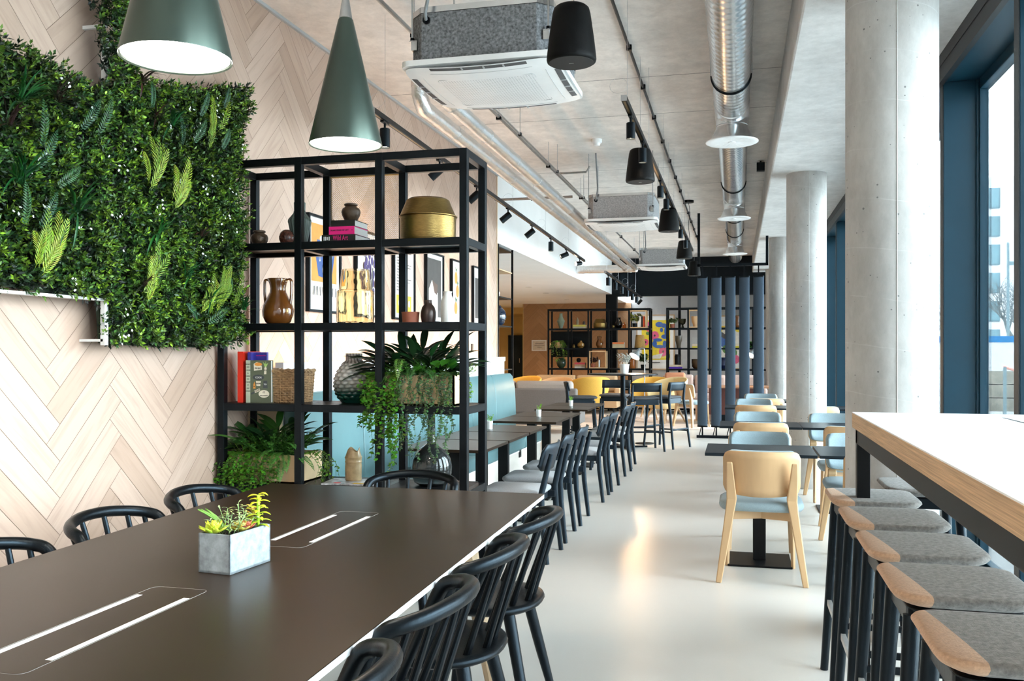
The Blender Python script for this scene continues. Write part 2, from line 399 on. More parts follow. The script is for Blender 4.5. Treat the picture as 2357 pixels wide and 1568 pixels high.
# round concrete columns
def column(x, y, r, h=SOF):
    mb = MB(); prof = [(r, 0), (r, h)]
    mb.lathe(prof, (0,0,0), 56)
    o = mb.build('column', COLM, smooth=True, loc=(x, y, 0)); struct(o)
    a = math.atan2(-y, -x)+.12
    for da in (0, PI*.62, -PI*.62):
        MB().tube([(r*math.cos(a+da), r*math.sin(a+da), .0), (r*math.cos(a+da), r*math.sin(a+da), h)], .0028, 4).build('formwork_seam', COLM, o)
    return o
column(.735, 4.77, .213); column(.685, 9.72, .197); column(.685, 15.1, .197); column(.80, 20.9, .197)
# ------------------------------------------------------------------ window wall
struct(MB().box(1.20,-5,3.03,1.232,21.6,SOF).box(1.195,-5,3.12,1.20,21.6,3.124).build('trim_3', FINB))
struct(MB().box(1.232,-5,3.05,1.55,21.6,SOF).build('trim_4', FIN))
struct(MB().box(1.36,-5,0,1.56,21.6,.05).build('trim_5', FIN))
n = 0
for k in range(-7, 11):
    y1 = 6.12+1.55*k; y0 = y1-.07; ye = y1+1.48
    if y1 > 21.5: break
    n += 1; ye = min(ye, 21.55)
    mb = MB().box(1.232,y0,0,1.43,y1,3.05).box(1.43,y0-.028,0,1.48,y1+.028,3.05)
    mb.box(1.415,y0-.014,0,1.432,y0,3.05).box(1.415,y1,0,1.432,y1+.014,3.05)
    mb.box(1.43,y1+.028,.05,1.48,ye-.028,.13).box(1.43,y1+.028,2.985,1.48,ye-.028,3.05)
    w = struct(mb.build('window_%d' % n, FIN, bev=.004))
    MB().box(1.228,y0,0,1.2325,y1,3.03).build('shaded_inner_face', FINB, w)  # thin dark strip painting the fin's inner face as backlit
    MB().box(1.452,y1+.024,.12,1.460,ye-.024,2.99).build('glass_pane', GLASS, w)
# ------------------------------------------------------------------ communal table
FRONTWHITE = mat('white_table_edge', (.82,.80,.77), .5, 0, .03, 5)
TZ = .74
ct = thing('communal_table', 'long dark brown communal table with white edge in the foreground', 'table', (-1.52,2.45,0))
outl = [(-2.222,4.025),(-.852,4.025),(-.815,.85),(-2.09,.85)]
loc = [(x+1.52, y-2.45) for x, y in outl][::-1]
MB().prism(loc, TZ-.003, TZ).build('table_top', TOPBR, ct, bev=.001)
MB().prism([(x*.9985,y*.9985) for x, y in loc], TZ-.02, TZ-.0031).build('white_edge', FRONTWHITE, ct)
for yy in (-.60, .605):     # cable lids with two slots
    lid = MB().prism(rrect(.165, .66, .02, 4, .045, yy), TZ-.001, TZ+.0006).build('cable_lid', TOPBR, ct)
    out = rrect(.169, .664, .022, 4, .045, yy)
    MB().tube([(x,y,TZ+.0003) for x,y in out], .00045, 4, closed=True).build('lid_gap', mat('lid_gap_grey', (.35,.33,.31), .5), lid)
    for xx in (-.025, .117):
        MB().box(xx-.009,yy-.245,TZ,xx+.009,yy+.245,TZ+.0009).build('brush_slot', FRONTWHITE, lid)
for sx in (-1, 1):
    for yy in (-1.25, 1.1):
        MB().tube([(sx*.42,yy,TZ-.02),(sx*.55,yy+.02,0)], [.045,.026], 10).build('leg', OAKP, ct, smooth=True)
for yy in (-1.25, 1.1): MB().box(-.45,yy-.03,TZ-.075,.45,yy+.03,TZ-.02).build('cross_rail', OAKP, ct)
MB().box(-.03,-1.2,TZ-.07,.03,1.1,TZ-.022).build('beam_rail', OAKP, ct)
# ------------------------------------------------------------------ black spindle chairs
def spindle_chair():
    t = thing('spindle_chair', 'x', 'chair')
    prof = []; w, d = .225, .215
    seat = MB(); ring = []
    for k in range(36):
        a = 2*PI*k/36; x = w*math.copysign(abs(math.cos(a))**.88, math.cos(a)); y = d*math.copysign(abs(math.sin(a))**.88, math.sin(a)); ring.append((x,y))
    vs = []; fs = []; lev = [(.90,.422),(1.0,.434),(1.02,.442),(1.0,.452),(.90,.455),(.5,.444),(.2,.441)]
    for s_, z in lev: vs += [(x*s_,y*s_,z) for x,y in ring]
    for i in range(len(lev)-1):
        for k in range(36): fs.append((i*36+k, i*36+(k+1)%36, (i+1)*36+(k+1)%36, (i+1)*36+k))
    fs += [tuple(range(35,-1,-1)), tuple(range((len(lev)-1)*36, len(lev)*36))]
    seat._add(vs, fs); seat.build('seat', BLKW, t, smooth=True, ang=70)
    hp = spline([(-.205,-.01,.452),(-.222,-.055,.56),(-.230,-.100,.665),(-.224,-.138,.726),(-.208,-.185,.744),(-.165,-.228,.755),(-.085,-.262,.765),(0,-.272,.768),
                 (.085,-.262,.765),(.165,-.228,.755),(.208,-.185,.744),(.224,-.138,.726),(.230,-.100,.665),(.222,-.055,.56),(.205,-.01,.452)], 7)
    rr = [.0135+.0075*min(1, max(0, (p.z-.50)/.2)) for p in hp]
    MB().tube(hp, rr, 14).build('bow_rail', BLKW, t, smooth=True, ang=60)
    for a, ki in ((-62,-20),(-42,-13),(-14,-5),(14,5),(42,13),(62,20)):
        r = math.radians(a); b = Vector((math.sin(r)*.185, -math.cos(r)*.175, .45))
        tp = hp[49+ki]-Vector((0,0,.006))
        MB().tube([b, tp], [.0125,.0095], 10).build('spindle', BLKW, t, smooth=True)
    for sx in (-1, 1):
        for y, yb in ((.13,.20),(-.12,-.22)):
            MB().tube([(sx*.14,y,.43),(sx*.175,(y+yb)/2,.21),(sx*.205,yb,.0)], [.0235,.021,.0145], 12).build('leg', BLKW, t, smooth=True)
    return t
sc0 = spindle_chair()
L = PI/2   # facing -x (towards the table from the aisle)
spots = [(-.937,3.36,L,'black spindle chair on the aisle side of the dark table, farthest of that side'),
 (-.942,2.80,L,'black spindle chair on the aisle side, second from the far end of the dark table'),
 (-.944,2.215,L,'black spindle chair on the aisle side, third from the far end of the dark table'),
 (-.940,1.63,L,'black spindle chair at the bottom edge, only its bow rail showing beside the table'),
 (-2.125,3.55,-L,'black spindle chair on the oak wall side of the dark table, nearest the shelving unit'),
 (-2.115,2.95,-L,'black spindle chair on the oak wall side, behind the zinc planter box'),
 (-2.10,2.33,-L,'black spindle chair on the oak wall side at the left edge of the photo'),
 (-1.56,4.055,PI,'black spindle chair at the head of the dark table against the shelving unit')]
for i, (x, y, a, lb) in enumerate(spots):
    if i == 0: sc0.location = (x,y,0); sc0.rotation_euler = (0,0,a); sc0['label'] = lb; sc0['group'] = 'spindle chairs round the communal table'
    else: dup(sc0, (x,y,0), a, lb)
# ------------------------------------------------------------------ zinc planter on the table
ZINC = mat('weathered_zinc', (.34,.38,.40), .6, .15, .34, 34, detail=8, bmp=.05)
zp = thing('zinc_planter', 'small rectangular zinc planter box full of succulents on the dark table', 'planter', (-1.468,2.440,TZ), math.radians(-7))
mb = MB(); w, d, h = .056, .096, .116
mb.box(-w,-d,.001,w,d,.008)
for x0,y0,x1,y1 in ((-w,-d,w,-d+.005),(-w,d-.005,w,d),(-w,-d,-w+.005,d),(w-.005,-d,w,d)): mb.box(x0,y0,.001,x1,y1,h)
mb.build('box', ZINC, zp); MB().box(-w+.005,-d+.005,.008,w-.005,d-.005,h-.012).build('soil', SOIL, zp)
def rosette(name, x, y, z, L, W, n, tint, parent, tiers=3):
    mb = MB()
    for t in range(tiers):
        for k in range(n):
            a = 2*PI*(k+t*.5)/n; el = .25+.45*t
            mb.leaf((x,y,z+.004*t), (math.cos(a)*math.cos(el), math.sin(a)*math.cos(el), math.sin(el)), (0,0,1), L*(1-.18*t), W, -.5, 3, tuple(c*random.uniform(.8,1.2) for c in tint), .3)
    mb.build(name, LEAF, parent, attr=True, smooth=True, ang=0, thick=.002)
rosette('rosette_succulent', -.022, -.07, .11, .052, .022, 9, (.55,.62,.04), zp)
rosette('rosette_succulent', .022, -.005, .108, .042, .022, 8, (.55,.42,.06), zp)
rosette('red_succulent', .03, .012, .112, .036, .022, 6, (.35,.08,.04), zp, 2)
mb = MB()
for k in range(4):
    a = 2.2+.35*k; mb.leaf((-.03,.0,.105), (math.cos(a)*.9, -.5+.2*k, .75), (0,0,1), .11, .012, .2, 4, (.16,.36,.06), .5)
mb.build('aloe', LEAF, zp, attr=True, smooth=True, ang=0, thick=.003)
mb = MB()
for k in range(16):
    b = Vector((random.uniform(-.035,.03), random.uniform(-.05,.05), .1)); tp = b+Vector((random.uniform(-.03,.04), random.uniform(-.03,.03), random.uniform(.04,.085)))
    mb.tube([b,tp], .0012, 4, tint=(.25,.4,.15))
    for q in range(9):
        p = b.lerp(tp, .2+.8*q/8); a = random.uniform(0,6.3)
        mb.leaf(p, (math.cos(a), math.sin(a), .55), (0,0,1), random.uniform(.02,.034), .0055, .9, 3, random.choice([(.42,.55,.28),(.50,.62,.22),(.33,.5,.25)]))
mb.build('stonecrop', LEAF, zp, attr=True, smooth=True, ang=0)
mb = MB(); b = Vector((.03,.07,.1)); tp = Vector((.034,.066,.208)); mb.tube([b,tp], .0042, 8, tint=(.45,.75,.05))
for q in range(22):
    p = b.lerp(tp, .12+.9*q/21); a = q*2.4
    mb.leaf(p, (math.cos(a), math.sin(a), .35), (0,0,1), .044-.010*q/21, .013, .8, 4, (.5+.25*q/21,.72,.03), .3)
mb.build('tall_succulent', LEAF, zp, attr=True, smooth=True, ang=0, thick=.0015)
mb = MB(); b = Vector((-.005,.075,.1)); tp = Vector((0,.085,.16)); mb.tube([b,tp], .0035, 6, tint=(.5,.4,.08))
for q in range(18):
    p = b.lerp(tp, q/17); a = q*2.4
    mb.leaf(p, (math.cos(a), math.sin(a), .8), (0,0,1), .03, .012, .5, 3, (.65,.45,.08) if q > 9 else (.35,.5,.12), .3)
mb.build('orange_tipped_succulent', LEAF, zp, attr=True, smooth=True, ang=0, thick=.0015)
# ------------------------------------------------------------------ bench tables, chairs
def pedestal(name, label, w, d, z, m, colw, group):
    t = thing(name, label, 'table', group=group)
    MB().box(-w/2,-d/2,z-.02,w/2,d/2,z).build('table_top', m, t, bev=.002)
    MB().box(-.12,-.12,z-.035,.12,.12,z-.02).build('top_plate', BLK, t)
    MB().box(-colw/2,-colw*.36,.012,colw/2,colw*.36,z-.03).build('column', BLKP, t, bev=.004)
    MB().box(-.2,-.2,.0,.2,.2,.012).build('base_plate', BLKP, t, bev=.003)
    return t
bt = pedestal('bench_table', 'x', .60, .645, TZ, TOPBR, .085, 'bench tables along the teal banquette')
TY = [6.0,6.675,7.35,8.42,9.09,10.2,10.86]
for i, y in enumerate(TY):
    lb = 'small dark square table along the teal banquette, %s of seven from the shelving unit' % ORD[i]
    if i == 0: bt.location = (-1.905,y,0); bt['label'] = lb
    else: dup(bt, (-1.905,y,0), None, lb)
def bench_chair():
    t = thing('dining_chair', 'x', 'chair', group='dark chairs facing the teal banquette')
    pad(.44,.43,.04,.07).build('seat', GREYFAB, t, smooth=True, ang=0, loc=(0,.0,.425))
    mb = MB(); mb.prism(rrect(.40,.38,.05,4), .375, .424); mb.build('seat_frame', NAVYW, t, bev=.004)
    for sx in (-1, 1):
        MB().tube([(sx*.185,.165,.39),(sx*.20,.20,.0)], [.019,.0165], 12).build('leg', NAVYW, t, smooth=True)
        MB().tube([(sx*.225,-.27,0),(sx*.218,-.235,.30),(sx*.208,-.228,.45),(sx*.196,-.262,.60),(sx*.19,-.292,.715)], [.0165,.021,.021,.019,.015], 12).build('leg', NAVYW, t, smooth=True)
        MB().box(sx*.195-.012,-.235,.375,sx*.195+.012,-.12,.42).build('side_rail', NAVYW, t, bev=.003)
    vs = []; fs = []; nx, nz = 12, 4
    for j in range(nz+1):
        z = .60+.175*j/nz
        for i in range(nx+1):
            u = -1+2*i/nx; x = u*.218; edge = .035*max(0, abs(u)-.86)/.14
            zz = z+(edge if j == 0 else -edge if j == nz else 0)
            vs.append((x, -.25+.045*u*u-.045*(z-.60)/.175, zz))
    for j in range(nz):
        for i in range(nx): a = j*(nx+1)+i; fs.append((a,a+1,a+nx+2,a+nx+1))
    mb = MB(); mb._add(vs, fs); mb.build('backrest', NAVYW, t, smooth=True, ang=0, thick=.014)
    return t
bc = bench_chair()
CY = [5.99,6.645,7.31,8.46,9.11,10.24,10.88]
for i, y in enumerate(CY):
    lb = 'dark chair with grey wool seat facing the teal banquette, %s of seven from the shelving' % ORD[i]
    pos, a = (-1.475+random.uniform(-.01,.01), y, 0), PI/2+random.uniform(-.03,.03)
    if i == 0: bc.location = pos; bc.rotation_euler = (0,0,a); bc['label'] = lb
    else: dup(bc, pos, a, lb)
# small pots on the bench tables
def tuft(name, parent, n, h, L, W, tints, spread=.02, z=0):
    mb = MB()
    for k in range(n):
        a = random.uniform(0,6.3); r = spread*random.random()**.5; b = Vector((r*math.cos(a)*.5, r*math.sin(a)*.5, z)); tp = Vector((r*math.cos(a)*1.6, r*math.sin(a)*1.6, z+h*random.uniform(.6,1)))
        mb.tube([b,tp], .0012, 4, tint=tints[0])
        for q in range(8):
            p = b.lerp(tp, .35+.65*q/7); aa = q*2.4
            mb.leaf(p, (math.cos(aa), math.sin(aa), .7), (0,0,1), L, W, .4, 2, random.choice(tints))
    return mb.build(name, LEAF, parent, attr=True)
def little_pot(x, y, lb):
    t = thing('potted_sprig', lb, 'plant pot', (x,y,TZ), group='white pots on the bench tables')
    MB().lathe([(.022,0),(.027,.068),(.0245,.068),(.023,.06)], seg=20).build('pot', WHITEPOT, t, smooth=True)
    tuft('sprig', t, 9, .062, .016, .007, [(.20,.42,.03),(.30,.55,.05),(.10,.28,.03)], .022, .06)
    return t
p = P(1240,959,Z=TZ); little_pot(p.x, p.y, 'white cylinder pot with a green sprig on the fifth bench table')
p = P(1314,935,Z=TZ); little_pot(p.x, p.y, 'white cylinder pot with a green sprig on the farthest bench table')
little_pot(-2.0, 7.25, 'white cylinder pot with a green sprig half hidden by the shelving post')
# ------------------------------------------------------------------ banquette
bq = thing('banquette', 'long teal leather banquette with pale oak base along the oak wall', 'banquette', (WX,5.03,0))
BW = mat('washed_oak_panel', (.66,.60,.54), .6, 0, .1, 5, stretch=(1,.2,1))
LB = 5.4
MB().box(.22,0,0,.66,LB,.33).build('base', BW, bq)
MB().box(.66,0,.315,.668,LB,.33).build('base_trim', WHTP, bq)
nseg = 6
for k in range(nseg):
    y0 = LB*k/nseg+.004; y1 = LB*(k+1)/nseg-.004
    MB().box(.34,y0,.332,.69,y1,.46).build('seat_cushion', TEAL, bq, bev=.03, smooth=True, seg=4)
    prof = [(.22,.34),(.36,.34),(.37,.6),(.355,.95),(.325,1.09),(.295,1.125),(.25,1.125),(.22,1.10)]
    mb = MB(); n_ = len(prof)
    mb._add([(x,y0,z) for x,z in prof]+[(x,y1,z) for x,z in prof], [tuple(range(n_)), tuple(range(2*n_-1,n_-1,-1))]+[(i,n_+i,n_+(i+1)%n_,(i+1)%n_) for i in range(n_)])
    mb.build('back_panel', TEAL, bq, bev=.012, smooth=True, seg=3)
SOCK = mat('black_socket', (.012,.012,.013), .4)
for px, py in ((1196,1044),(1112,1096)):
    q = P(px, py, X=WX+.661); so = MB().box(.66,q.y-5.03-.04,q.z-.04,.672,q.y-5.03+.04,q.z+.04).build('power_socket', SOCK, bq, bev=.003)
    MB().lathe([(.018,0),(.018,.004)], (0,0,0), 14, Matrix.Translation((.672,q.y-5.03,q.z)) @ Matrix.Rotation(PI/2,4,'Y')).build('socket_ring', BLKP, so)
lg = struct(MB().box(WX,5.03,0,WX+.215,10.45,1.27).build('trim_6', WHTP))
MB().box(WX+.0,5.02,1.27,WX+.225,10.46,1.285).build('ledge_cap', WHTP, lg)
MB().box(WX,4.99,0,WX+.215,5.028,1.285).build('ledge_end', OAKP, lg)
MB().box(WX+.17,5.02,1.285,WX+.225,10.46,1.318).build('ledge_lip', WHTP, lg)
MB().box(WX+.14,5.08,1.286,WX+.155,10.4,1.294).build('led_strip', LEDE, lg)
# ------------------------------------------------------------------ window side tables and beech chairs
wt = pedestal('window_table', 'x', .685, .60, TZ, TOPBK, .082, 'charcoal tables on the window side')
WT = [(.14,6.20,'charcoal table top right of the aisle behind the nearest beech chair'),
 (.84,6.20,'charcoal table top between the nearest aisle table and the window'),
 (.19,8.33,'charcoal table in the second row right of the aisle'),(.88,8.33,'charcoal table in the second row on the window side, before the column'),
 (.20,10.95,'charcoal table in the third row right of the aisle'),(.88,10.95,'charcoal table in the third row on the window side, behind the column'),
 (.32,12.42,'charcoal table in the last row right of the aisle')]
for i, (x, y, lb) in enumerate(WT):
    if i == 0: wt.location = (x,y,0); wt['label'] = lb
    else: dup(wt, (x,y,0), None, lb)
def beech_chair():
    t = thing('beech_chair', 'x', 'chair', group='beech chairs with blue-grey upholstery')
    pad(.50,.45,.055,.12,.014).build('seat', BLUEFAB, t, smooth=True, ang=0, loc=(0,.02,.425))
    for sx in (-1, 1):
        MB().tube([(sx*.195,.19,.425),(sx*.205,.225,0)], [.021,.015], 4).build('leg', OAKF, t, bev=.005)
        pts = [(sx*.250,-.235,0),(sx*.184,-.195,.43),(sx*.174,-.19,.50),(sx*.182,-.228,.62),(sx*.187,-.262,.728)]
        vs = []; fs = []
        wd = [(.017,.016),(.027,.026),(.030,.028),(.024,.016),(.017,.010)]
        for (x,y,z),(a,b) in zip(pts, wd): vs += [(x-a,y-b,z),(x+a,y-b,z),(x+a,y+b,z),(x-a,y+b,z)]
        for i in range(4):
            for k in range(4): fs.append((i*4+k,i*4+(k+1)%4,i*4+4+(k+1)%4,i*4+4+k))
        fs += [(3,2,1,0),(16,17,18,19)]
        mb = MB(); mb._add(vs, fs); mb.build('leg', OAKF, t, bev=.006, seg=2)
        mb = MB(); M_ = Matrix.Translation((sx*.1,-.12,.395)) @ Matrix.Rotation(sx*-.35,4,'Z')
        mb.cbox((0,0,0),(.21,.022,.052),M_); mb.build('frame_rail', OAKF, t, bev=.003)
    def shell(w, z0, z1, y, tk, m, nm, crv=.06, sub=0):
        vs = []; fs = []; nx, nz = 36, 6
        for j in range(nz+1):
            for i in range(nx+1):
                u = -1+2*i/nx; z = z0+(z1-z0)*j/nz; rr = .04; e = max(0, abs(u)*w-(w-rr))/rr; dz = rr*(1-math.sqrt(max(0,1-e*e)))
                if j <= 1: z += dz*(1 if j == 0 else .5)
                if j >= nz-1: z -= dz*(1 if j == nz else .5)
                low = .022*(u*u) if j < 2 else 0
                vs.append((u*w, y+crv*u*u-.045*(z-z0)/(z1-z0), z+low))
        for j in range(nz):
            for i in range(nx): a = j*(nx+1)+i; fs.append((a,a+1,a+nx+2,a+nx+1))
        mb = MB(); mb._add(vs, fs); mb.build(nm, m, t, smooth=True, ang=0, thick=tk, bev=0)
    shell(.222,.515,.79,-.205,.012,OAKF,'back_shell'); shell(.212,.525,.792,-.183,.034,BLUEFAB,'back_cushion')
    return t
bch = beech_chair()
BC = [(.14,5.80,0,'beech chair, back to the camera, at the first charcoal table right of the aisle'),
 (.155,6.72,PI,'blue-grey upholstered chair facing the camera across the first charcoal table'),
 (.19,8.03,0,'beech chair back at the second-row table right of the aisle'),
 (.19,8.98,PI,'blue-grey upholstered chair facing the camera at the second-row table'),
 (.195,10.55,0,'beech chair back at the third-row table right of the aisle'),
 (.195,11.42,PI,'blue-grey upholstered chair facing the camera at the third-row table'),
 (.35,12.02,0,'beech chair back at the last-row table right of the aisle'),
 (.315,12.88,PI,'blue-grey upholstered chair facing the camera at the last-row table'),
 (.83,5.82,0,'beech chair half hidden by the near concrete column'),
 (.84,6.75,PI,'blue-grey upholstered chair facing the camera beside the near concrete column'),
 (.89,7.78,0,'beech chair back in the second row on the window side'),
 (.885,8.92,PI,'blue-grey upholstered chair facing the camera in the second row on the window side'),
 (.84,10.45,0,'beech chair back just right of the middle concrete column')]
for i, (x, y, a, lb) in enumerate(BC):
    if i == 0: bch.location = (x,y,0); bch.rotation_euler = (0,0,a); bch['label'] = lb
    else: dup(bch, (x,y,0), a+random.uniform(-.02,.02), lb)
# ------------------------------------------------------------------ bar table and stools
bar = thing('bar_table', 'tall bar table with white top and thick plywood edge by the window', 'table', (.80,2.2,0))
PLY = mat('plywood_edge', (.52,.33,.185), .6, 0, .35, 30, stretch=(1,.12,9), detail=6, bmp=.1)
BX0, BX1, BY0, BY1, BZ = -.345, .36, -1.7, 1.725, 1.14
MB().box(BX0,BY0,BZ-.062,BX1,BY1,BZ-.004).build('plywood_core', PLY, bar)
MB().box(BX0,BY0,BZ-.004,BX1,BY1,BZ).build('white_top', LAMIN, bar)
MB().box(BX0+.012,BY0,BZ-.125,BX0+.062,BY1-.012,BZ-.062).box(BX1-.062,BY0,BZ-.125,BX1-.012,BY1-.012,BZ-.062).box(BX0+.012,BY1-.062,BZ-.125,BX1-.012,BY1-.012,BZ-.062).build('steel_frame', BLKP, bar, bev=.002)
for x in (BX0+.012, BX1-.062):
    for y in (BY1-.062, BY0): MB().box(x,y,0,x+.05,y+.05,BZ-.125).build('leg', BLKP, bar, bev=.002)
MB().box(BX1-.2,BY1-.6,BZ,BX1-.19,BY1-.2,BZ+.0006).build('power_slot', BLK, bar)
def bar_stool():
    t = thing('bar_stool', 'x', 'stool', group='felt bar stools at the white bar table')
    # felt saddle: long in x (towards the bar), tan patch at the outer end
    mb = MB(); nx, ny = 22, 12; hw, hd = .172, .192
    def top(u, v):
        e = max(abs(u), abs(v)); return .80+.006*u*u-.012*v*v
    rings = [(.76,-.036),(.85,-.031),(.945,-.021),(1.0,-.009),(.992,-.004),(.97,.001),(.93,.003)]
    o = rrect(2*hw, 2*hd, .075, 6); m_ = len(o); vs = []; fs = []; mi = []
    for s_, dz in rings: vs += [(x*s_, y*s_, .797+dz-.10*abs(y)**2+.02*x*x) for x, y in o]
    for r_ in (.7,.4): vs += [(x*r_, y*r_, .80-.10*abs(y*r_)**2+.02*(x*r_)**2) for x, y in o]
    nr = len(rings)+2
    for i in range(nr-1):
        for k in range(m_): fs.append((i*m_+k, i*m_+(k+1)%m_, (i+1)*m_+(k+1)%m_, (i+1)*m_+k))
    c = len(vs); vs.append((0,0,.80)); a = (nr-1)*m_
    fs += [(a+k, a+(k+1)%m_, c) for k in range(m_)]; fs.append(tuple(range(m_-1,-1,-1)))
    bm = bmesh.new(); bv = [bm.verts.new(v) for v in vs]
    for f in fs: bm.faces.new([bv[i] for i in f])
    bmesh.ops.bisect_plane(bm, geom=bm.verts[:]+bm.edges[:]+bm.faces[:], plane_co=(-.112,0,0), plane_no=(-1,-.14,0))
    for f in bm.faces:
        q = f.calc_center_median(); f.material_index = 1 if (q.x+.112)*-1-q.y*.14 > 0 else 0; f.smooth = True
    bm2 = bm.copy()
    bmesh.ops.delete(bm, geom=[f for f in bm.faces if f.material_index == 1], context='FACES')
    bmesh.ops.delete(bm2, geom=[f for f in bm2.faces if f.material_index == 0], context='FACES')
    for b_, nm, m in ((bm,'seat_pad',FELT),(bm2,'tan_patch',FELTTAN)):
        for f in b_.faces: f.material_index = 0
        me = bpy.data.meshes.new(nm); b_.to_mesh(me); b_.free(); me.materials.append(m); link(nm, me, t)
    mb = MB(); mb.prism(rrect(.27,.30,.04,4), .705, .752); mb.build('seat_frame', BLKW, t, bev=.004)
    for sx in (-1, 1):
        for sy in (-1, 1):
            MB().tube([(sx*.125,sy*.135,.735),(sx*.168,sy*.185,0)], [.0215,.0165], 14).build('leg', BLKW, t, smooth=True)
        MB().box(sx*.150-.009,-.17,.29,sx*.150+.009,.17,.315).build('footrest', mat('pale_steel_footrest', (.55,.54,.53), .4, .6, .1, 20) if sx < 0 else BLKW, t, bev=.002)
    for sy in (-1,1): MB().box(-.15,sy*.162-.009,.33,.15,sy*.162+.009,.352).build('stretcher', BLKW, t, bev=.002)
    return t
bs = bar_stool()
for i, (x, y, a, lb) in enumerate([(.535,3.97,0,'grey felt bar stool with tan patch, farthest in the row along the bar table'),
  (.54,3.49,0,'grey felt bar stool with tan patch, fourth from the front along the bar table'),
  (.545,3.015,0,'grey felt bar stool with tan patch, middle of the five along the bar table'),
  (.545,2.55,0,'grey felt bar stool with tan patch, second from the front along the bar table'),
  (.55,2.07,0,'grey felt bar stool with tan patch in the bottom right corner of the photo'),
  (.80,4.37,PI,'grey felt bar stool standing between the end of the bar table and the concrete column')]):
    if i == 0: bs.location = (x,y,0); bs['label'] = lb
    else: dup(bs, (x,y,0), a, lb)
# ------------------------------------------------------------------ green wall
def pip(poly, y, z):
    r = np.zeros(len(y), bool); n = len(poly)
    for i in range(n):
        (y0,z0),(y1,z1) = poly[i-1], poly[i]
        c = ((z0 > z) != (z1 > z)) & (y < (y1-y0)*(z-z0)/((z1-z0) or 1e-9)+y0); r ^= c
    return r
GX = -2.765
gpx = [(-160,55),(0,88),(60,118),(140,160),(200,192),(245,200),(246,120),(236,40),(240,-120),(330,-120),(316,60),(312,190),(420,205),(580,205),(560,330),(556,560),(560,785),(470,800),(360,798),(255,790),(248,690),(120,672),(-160,630)]
gpoly = [(lambda q: (q.y, q.z))(P(a, b, X=GX)) for a, b in gpx]
gw = thing('green_wall', 'big irregular green wall of artificial foliage mounted on the oak wall', 'plant wall', (WX,0,0))
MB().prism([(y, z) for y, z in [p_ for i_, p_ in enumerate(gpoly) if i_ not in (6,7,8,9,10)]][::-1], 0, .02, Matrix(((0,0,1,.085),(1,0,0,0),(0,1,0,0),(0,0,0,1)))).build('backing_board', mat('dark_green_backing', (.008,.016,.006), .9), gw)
mb = MB()
def bar_px(a, b, h, x0=.0, x1=.135):
    q, r = P(*a, X=WX+.13), P(*b, X=WX+.13)
    mb.box(x0, min(q.y,r.y), min(q.z,r.z)-(h if a[1]-b[1] else h), x1, max(q.y,r.y)+.0001, max(q.z,r.z))
q0, q1, q2, q3 = P(-200,640,X=WX+.13), P(243,690,X=WX+.13), P(247,795,X=WX+.13), P(204,783,X=WX+.13)
mb.box(.09, q0.y, q1.z-.006, .135, q1.y, q1.z+.006); mb.box(.112, q1.y-.012, q2.z, .135, q1.y+.012, q1.z)
mb.box(.0, q1.y-.012, q3.z-.006, .125, q1.y+.004, q3.z+.006)
t0, t1 = P(250,88,X=WX+.13), P(252,185,X=WX+.13); mb.box(.10, t0.y-.012, t1.z, .125, t0.y+.012, t0.z)
t2 = P(215,50,X=WX+.1); mb.box(.0, t0.y-.012, t2.z-.008, .12, t0.y+.004, t2.z+.008)
mb.build('metal_frame', WHTP, gw)
ys = [p[0] for p in gpoly]; zs = [p[1] for p in gpoly]
